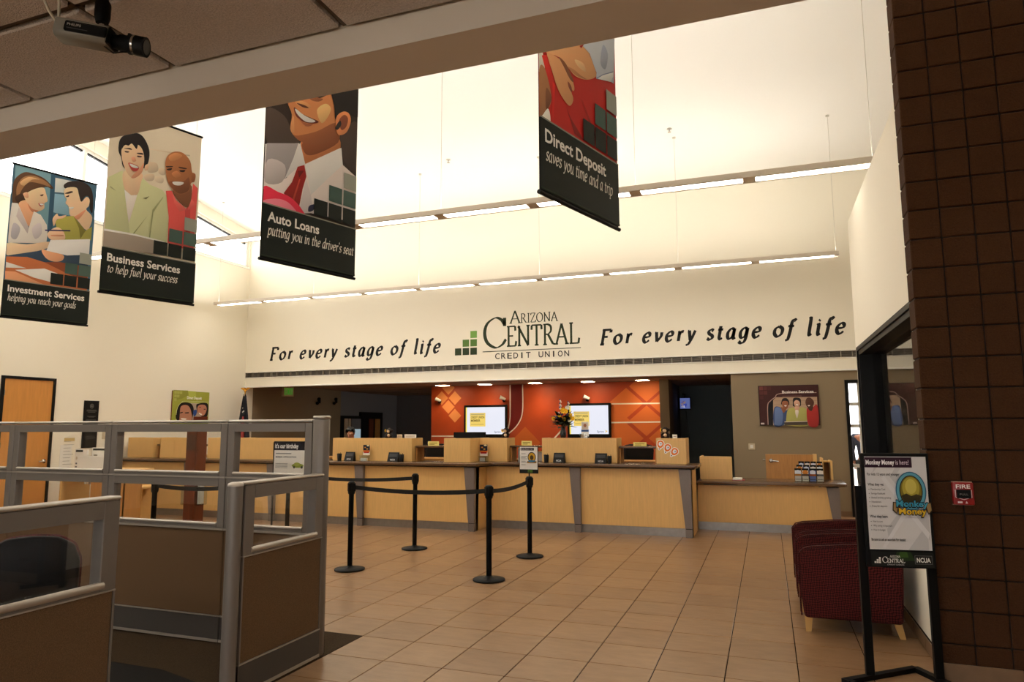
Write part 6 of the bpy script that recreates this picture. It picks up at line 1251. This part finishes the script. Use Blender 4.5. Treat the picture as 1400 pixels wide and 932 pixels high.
for k in range(4): d.rect(.02, .20-k*.014, w*.40, .206-k*.014, (.55, .55, .55)); d.rect(.02, .07-k*.014, w*.42, .076-k*.014, (.55, .55, .55))
d.ell(w*.70, .185, .075, .022, (.55, .60, .22)); d.ell(w*.68, .20, .04, .018, (.62, .66, .30)); d.ell(w*.60, .168, .014, .014, (.2, .2, .2), 10); d.ell(w*.82, .168, .014, .014, (.2, .2, .2), 10); d.rect(w*.78, .03, w*.92, .085, (.2, .32, .5)); d.line([(w*.55, .06), (w*.68, .075), (w*.76, .06)], .006, (.4, .4, .42)); d.build('flyer', t)
# ---- brochure table by the wood door
ty = 8.9; tx0, tx1 = PX(78, ty, 690), PX(150, ty, 690); t = thing('brochure_table', ((tx0+tx1)/2, ty+.3, 0), 'maple literature table by the wood door, seen through the cubicle glass', 'table')
zt_ = float(onY(ty, 110, 641)[2]); MB().box(tx0, tx1+.3, ty, ty+.6, zt_-.03, zt_, 'maple', .004).build('table_top', t); MB().box(tx0+.75, tx0+1.9, ty+.02, ty+.05, .0, zt_-.03, 'maple_dark', .003).build('front_panel', t)
MB().box(tx0, tx0+.04, ty+.02, ty+.58, 0, zt_-.03, 'maple', .003).build('side_panel', t); MB().box(tx1+.26, tx1+.3, ty+.02, ty+.58, 0, zt_-.03, 'maple', .003).build('side_panel', t); MB().box(tx0+1.9, tx1+.26, ty+.05, ty+.55, .62, .65, 'maple', .003).build('shelf', t)
def flyer(px0, px1, py0, py1, yv, label, shapes, base='paper'):
    xa, xb = PX(px0, yv, py1), PX(px1, yv, py1); z1_ = float(onY(yv, px0, py0)[2]); tt = thing('flyer', ((xa+xb)/2, yv, zt_), label, 'flyer', 'flyers on the literature table'); MB().box(xa, xb, yv, yv+.01, zt_, z1_, base, .001).build('sheet', tt)
    dd = Decal((xa, yv, zt_), (1, 0, 0), (0, 0, 1), (0, -1, 0), start=.001); w, h = xb-xa, z1_-zt_
    for c, q in shapes: dd.rect(q[0]*w, q[1]*h, q[2]*w, q[3]*h, c)
    if shapes: dd.build('print', tt)
flyer(101, 119, 613.5, 641, ty+.2, 'white flyer with small dark heading on the literature table', [((.06, .12, .10), (.06, .84, .6, .95)), ((.75, .7, .62), (.1, .45, .4, .6)), ((.25, .25, .3), (.1, .2, .25, .28)), ((.25, .25, .3), (.1, .03, .35, .1))])
flyer(124.5, 149, 611.5, 641, ty+.25, 'white flyer with wide dark heading on the literature table', [((.06, .12, .10), (.04, .86, .85, .95)), ((.80, .50, .35), (.72, .72, .9, .85)), ((.5, .5, .45), (.1, .6, .3, .66))])
xa, xb = PX(106, ty+.05, 640), PX(148, ty+.05, 640); tt = thing('display_tray', ((xa+xb)/2, ty+.1, zt_), 'pale grey tray standing in front of the flyers', 'tray'); MB().box(xa, xb, ty+.03, ty+.04, zt_, float(onY(ty+.05, 110, 623)[2]), 'white_paint', .002).build('front_wall', tt); MB().box(xa, xb, ty+.04, ty+.18, zt_, zt_+.01, 'white_paint').build('tray_floor', tt)
for px0, m_, lab in [(121, 'paper', 'white binder'), (124.5, 'sign_beige', 'beige binder'), (131, 'black_plastic', 'black binder')]:
    yv = ty+.3; x = PX(px0, yv, 670); tt = thing('binder', (x, yv, .65), '%s on the shelf of the literature table' % lab, 'binder', 'binders on the table shelf'); MB().box(x, x+.05, yv-.1, yv+.12, .652, .93, m_, .004).build('cover', tt); MB().box(x+.01, x+.04, yv-.108, yv-.1, .70, .80, 'sign_beige').build('spine_label', tt)

# ---- office chair behind the foreground panel
def office_chair(x, y, rz, label):
    t = thing('office_chair', (x, y, .0095), label, 'chair', None, rz, world=False)
    o = [(-.20, .62), (.20, .62), (.235, .75), (.235, .90), (.20, .99), (.12, 1.035), (0, 1.045), (-.12, 1.035), (-.20, .99), (-.235, .90), (-.235, .75)]
    MB().prism(o, 1, .0, .05, 'burgundy', .02, 3).build('back_cushion', t, True); MB().prism([(a*.985, (b-.83)*.985+.83) for a, b in o], 1, -.035, .0, 'black_plastic', .015, 3).build('back_shell', t, True)
    MB().box(-.25, .25, .05, .53, .44, .51, 'burgundy', .025, 3).build('seat', t, True); MB().tube([(0, -.02, .72), (0, -.02, .48), (0, .1, .42), (0, .28, .42)], .022, 'black_metal', 8).build('back_stem', t, True); MB().tube([(0, .28, .12), (0, .28, .44)], .03, 'black_metal', 12).build('gas_lift', t, True)
    for k in range(5):
        q = k*2*math.pi/5+.3; ex, ey = .30*math.cos(q), .28+.30*math.sin(q); MB().tube([(0, .28, .13), (ex, ey, .075)], [.028, .016], 'black_plastic', 8).build('base_leg', t, True); MB().ball((ex, ey, .032), .032, 'black_rubber', 10).build('caster', t, True)
oc = onX(-3.85, 44, 768); office_chair(float(oc[0]), float(oc[1]), .75, 'black-backed office chair with burgundy seat behind the foreground panel glass')
# ---- chair mat
p1, p2 = onZ(0, 205, 914), onZ(0, 330, 932)
mt = MB().prism([(-5.3, 2.2), (p2[0]-.1, 2.2), (p2[0]-.1, p1[1]-.15), (p1[0]+.1, p1[1]), (-5.3, p1[1])], 2, .003, .009, 'mat_dark'); tag(mt.build('chair_mat'), 'dark flat chair mat on the brown carpet inside the cubicle', 'mat')
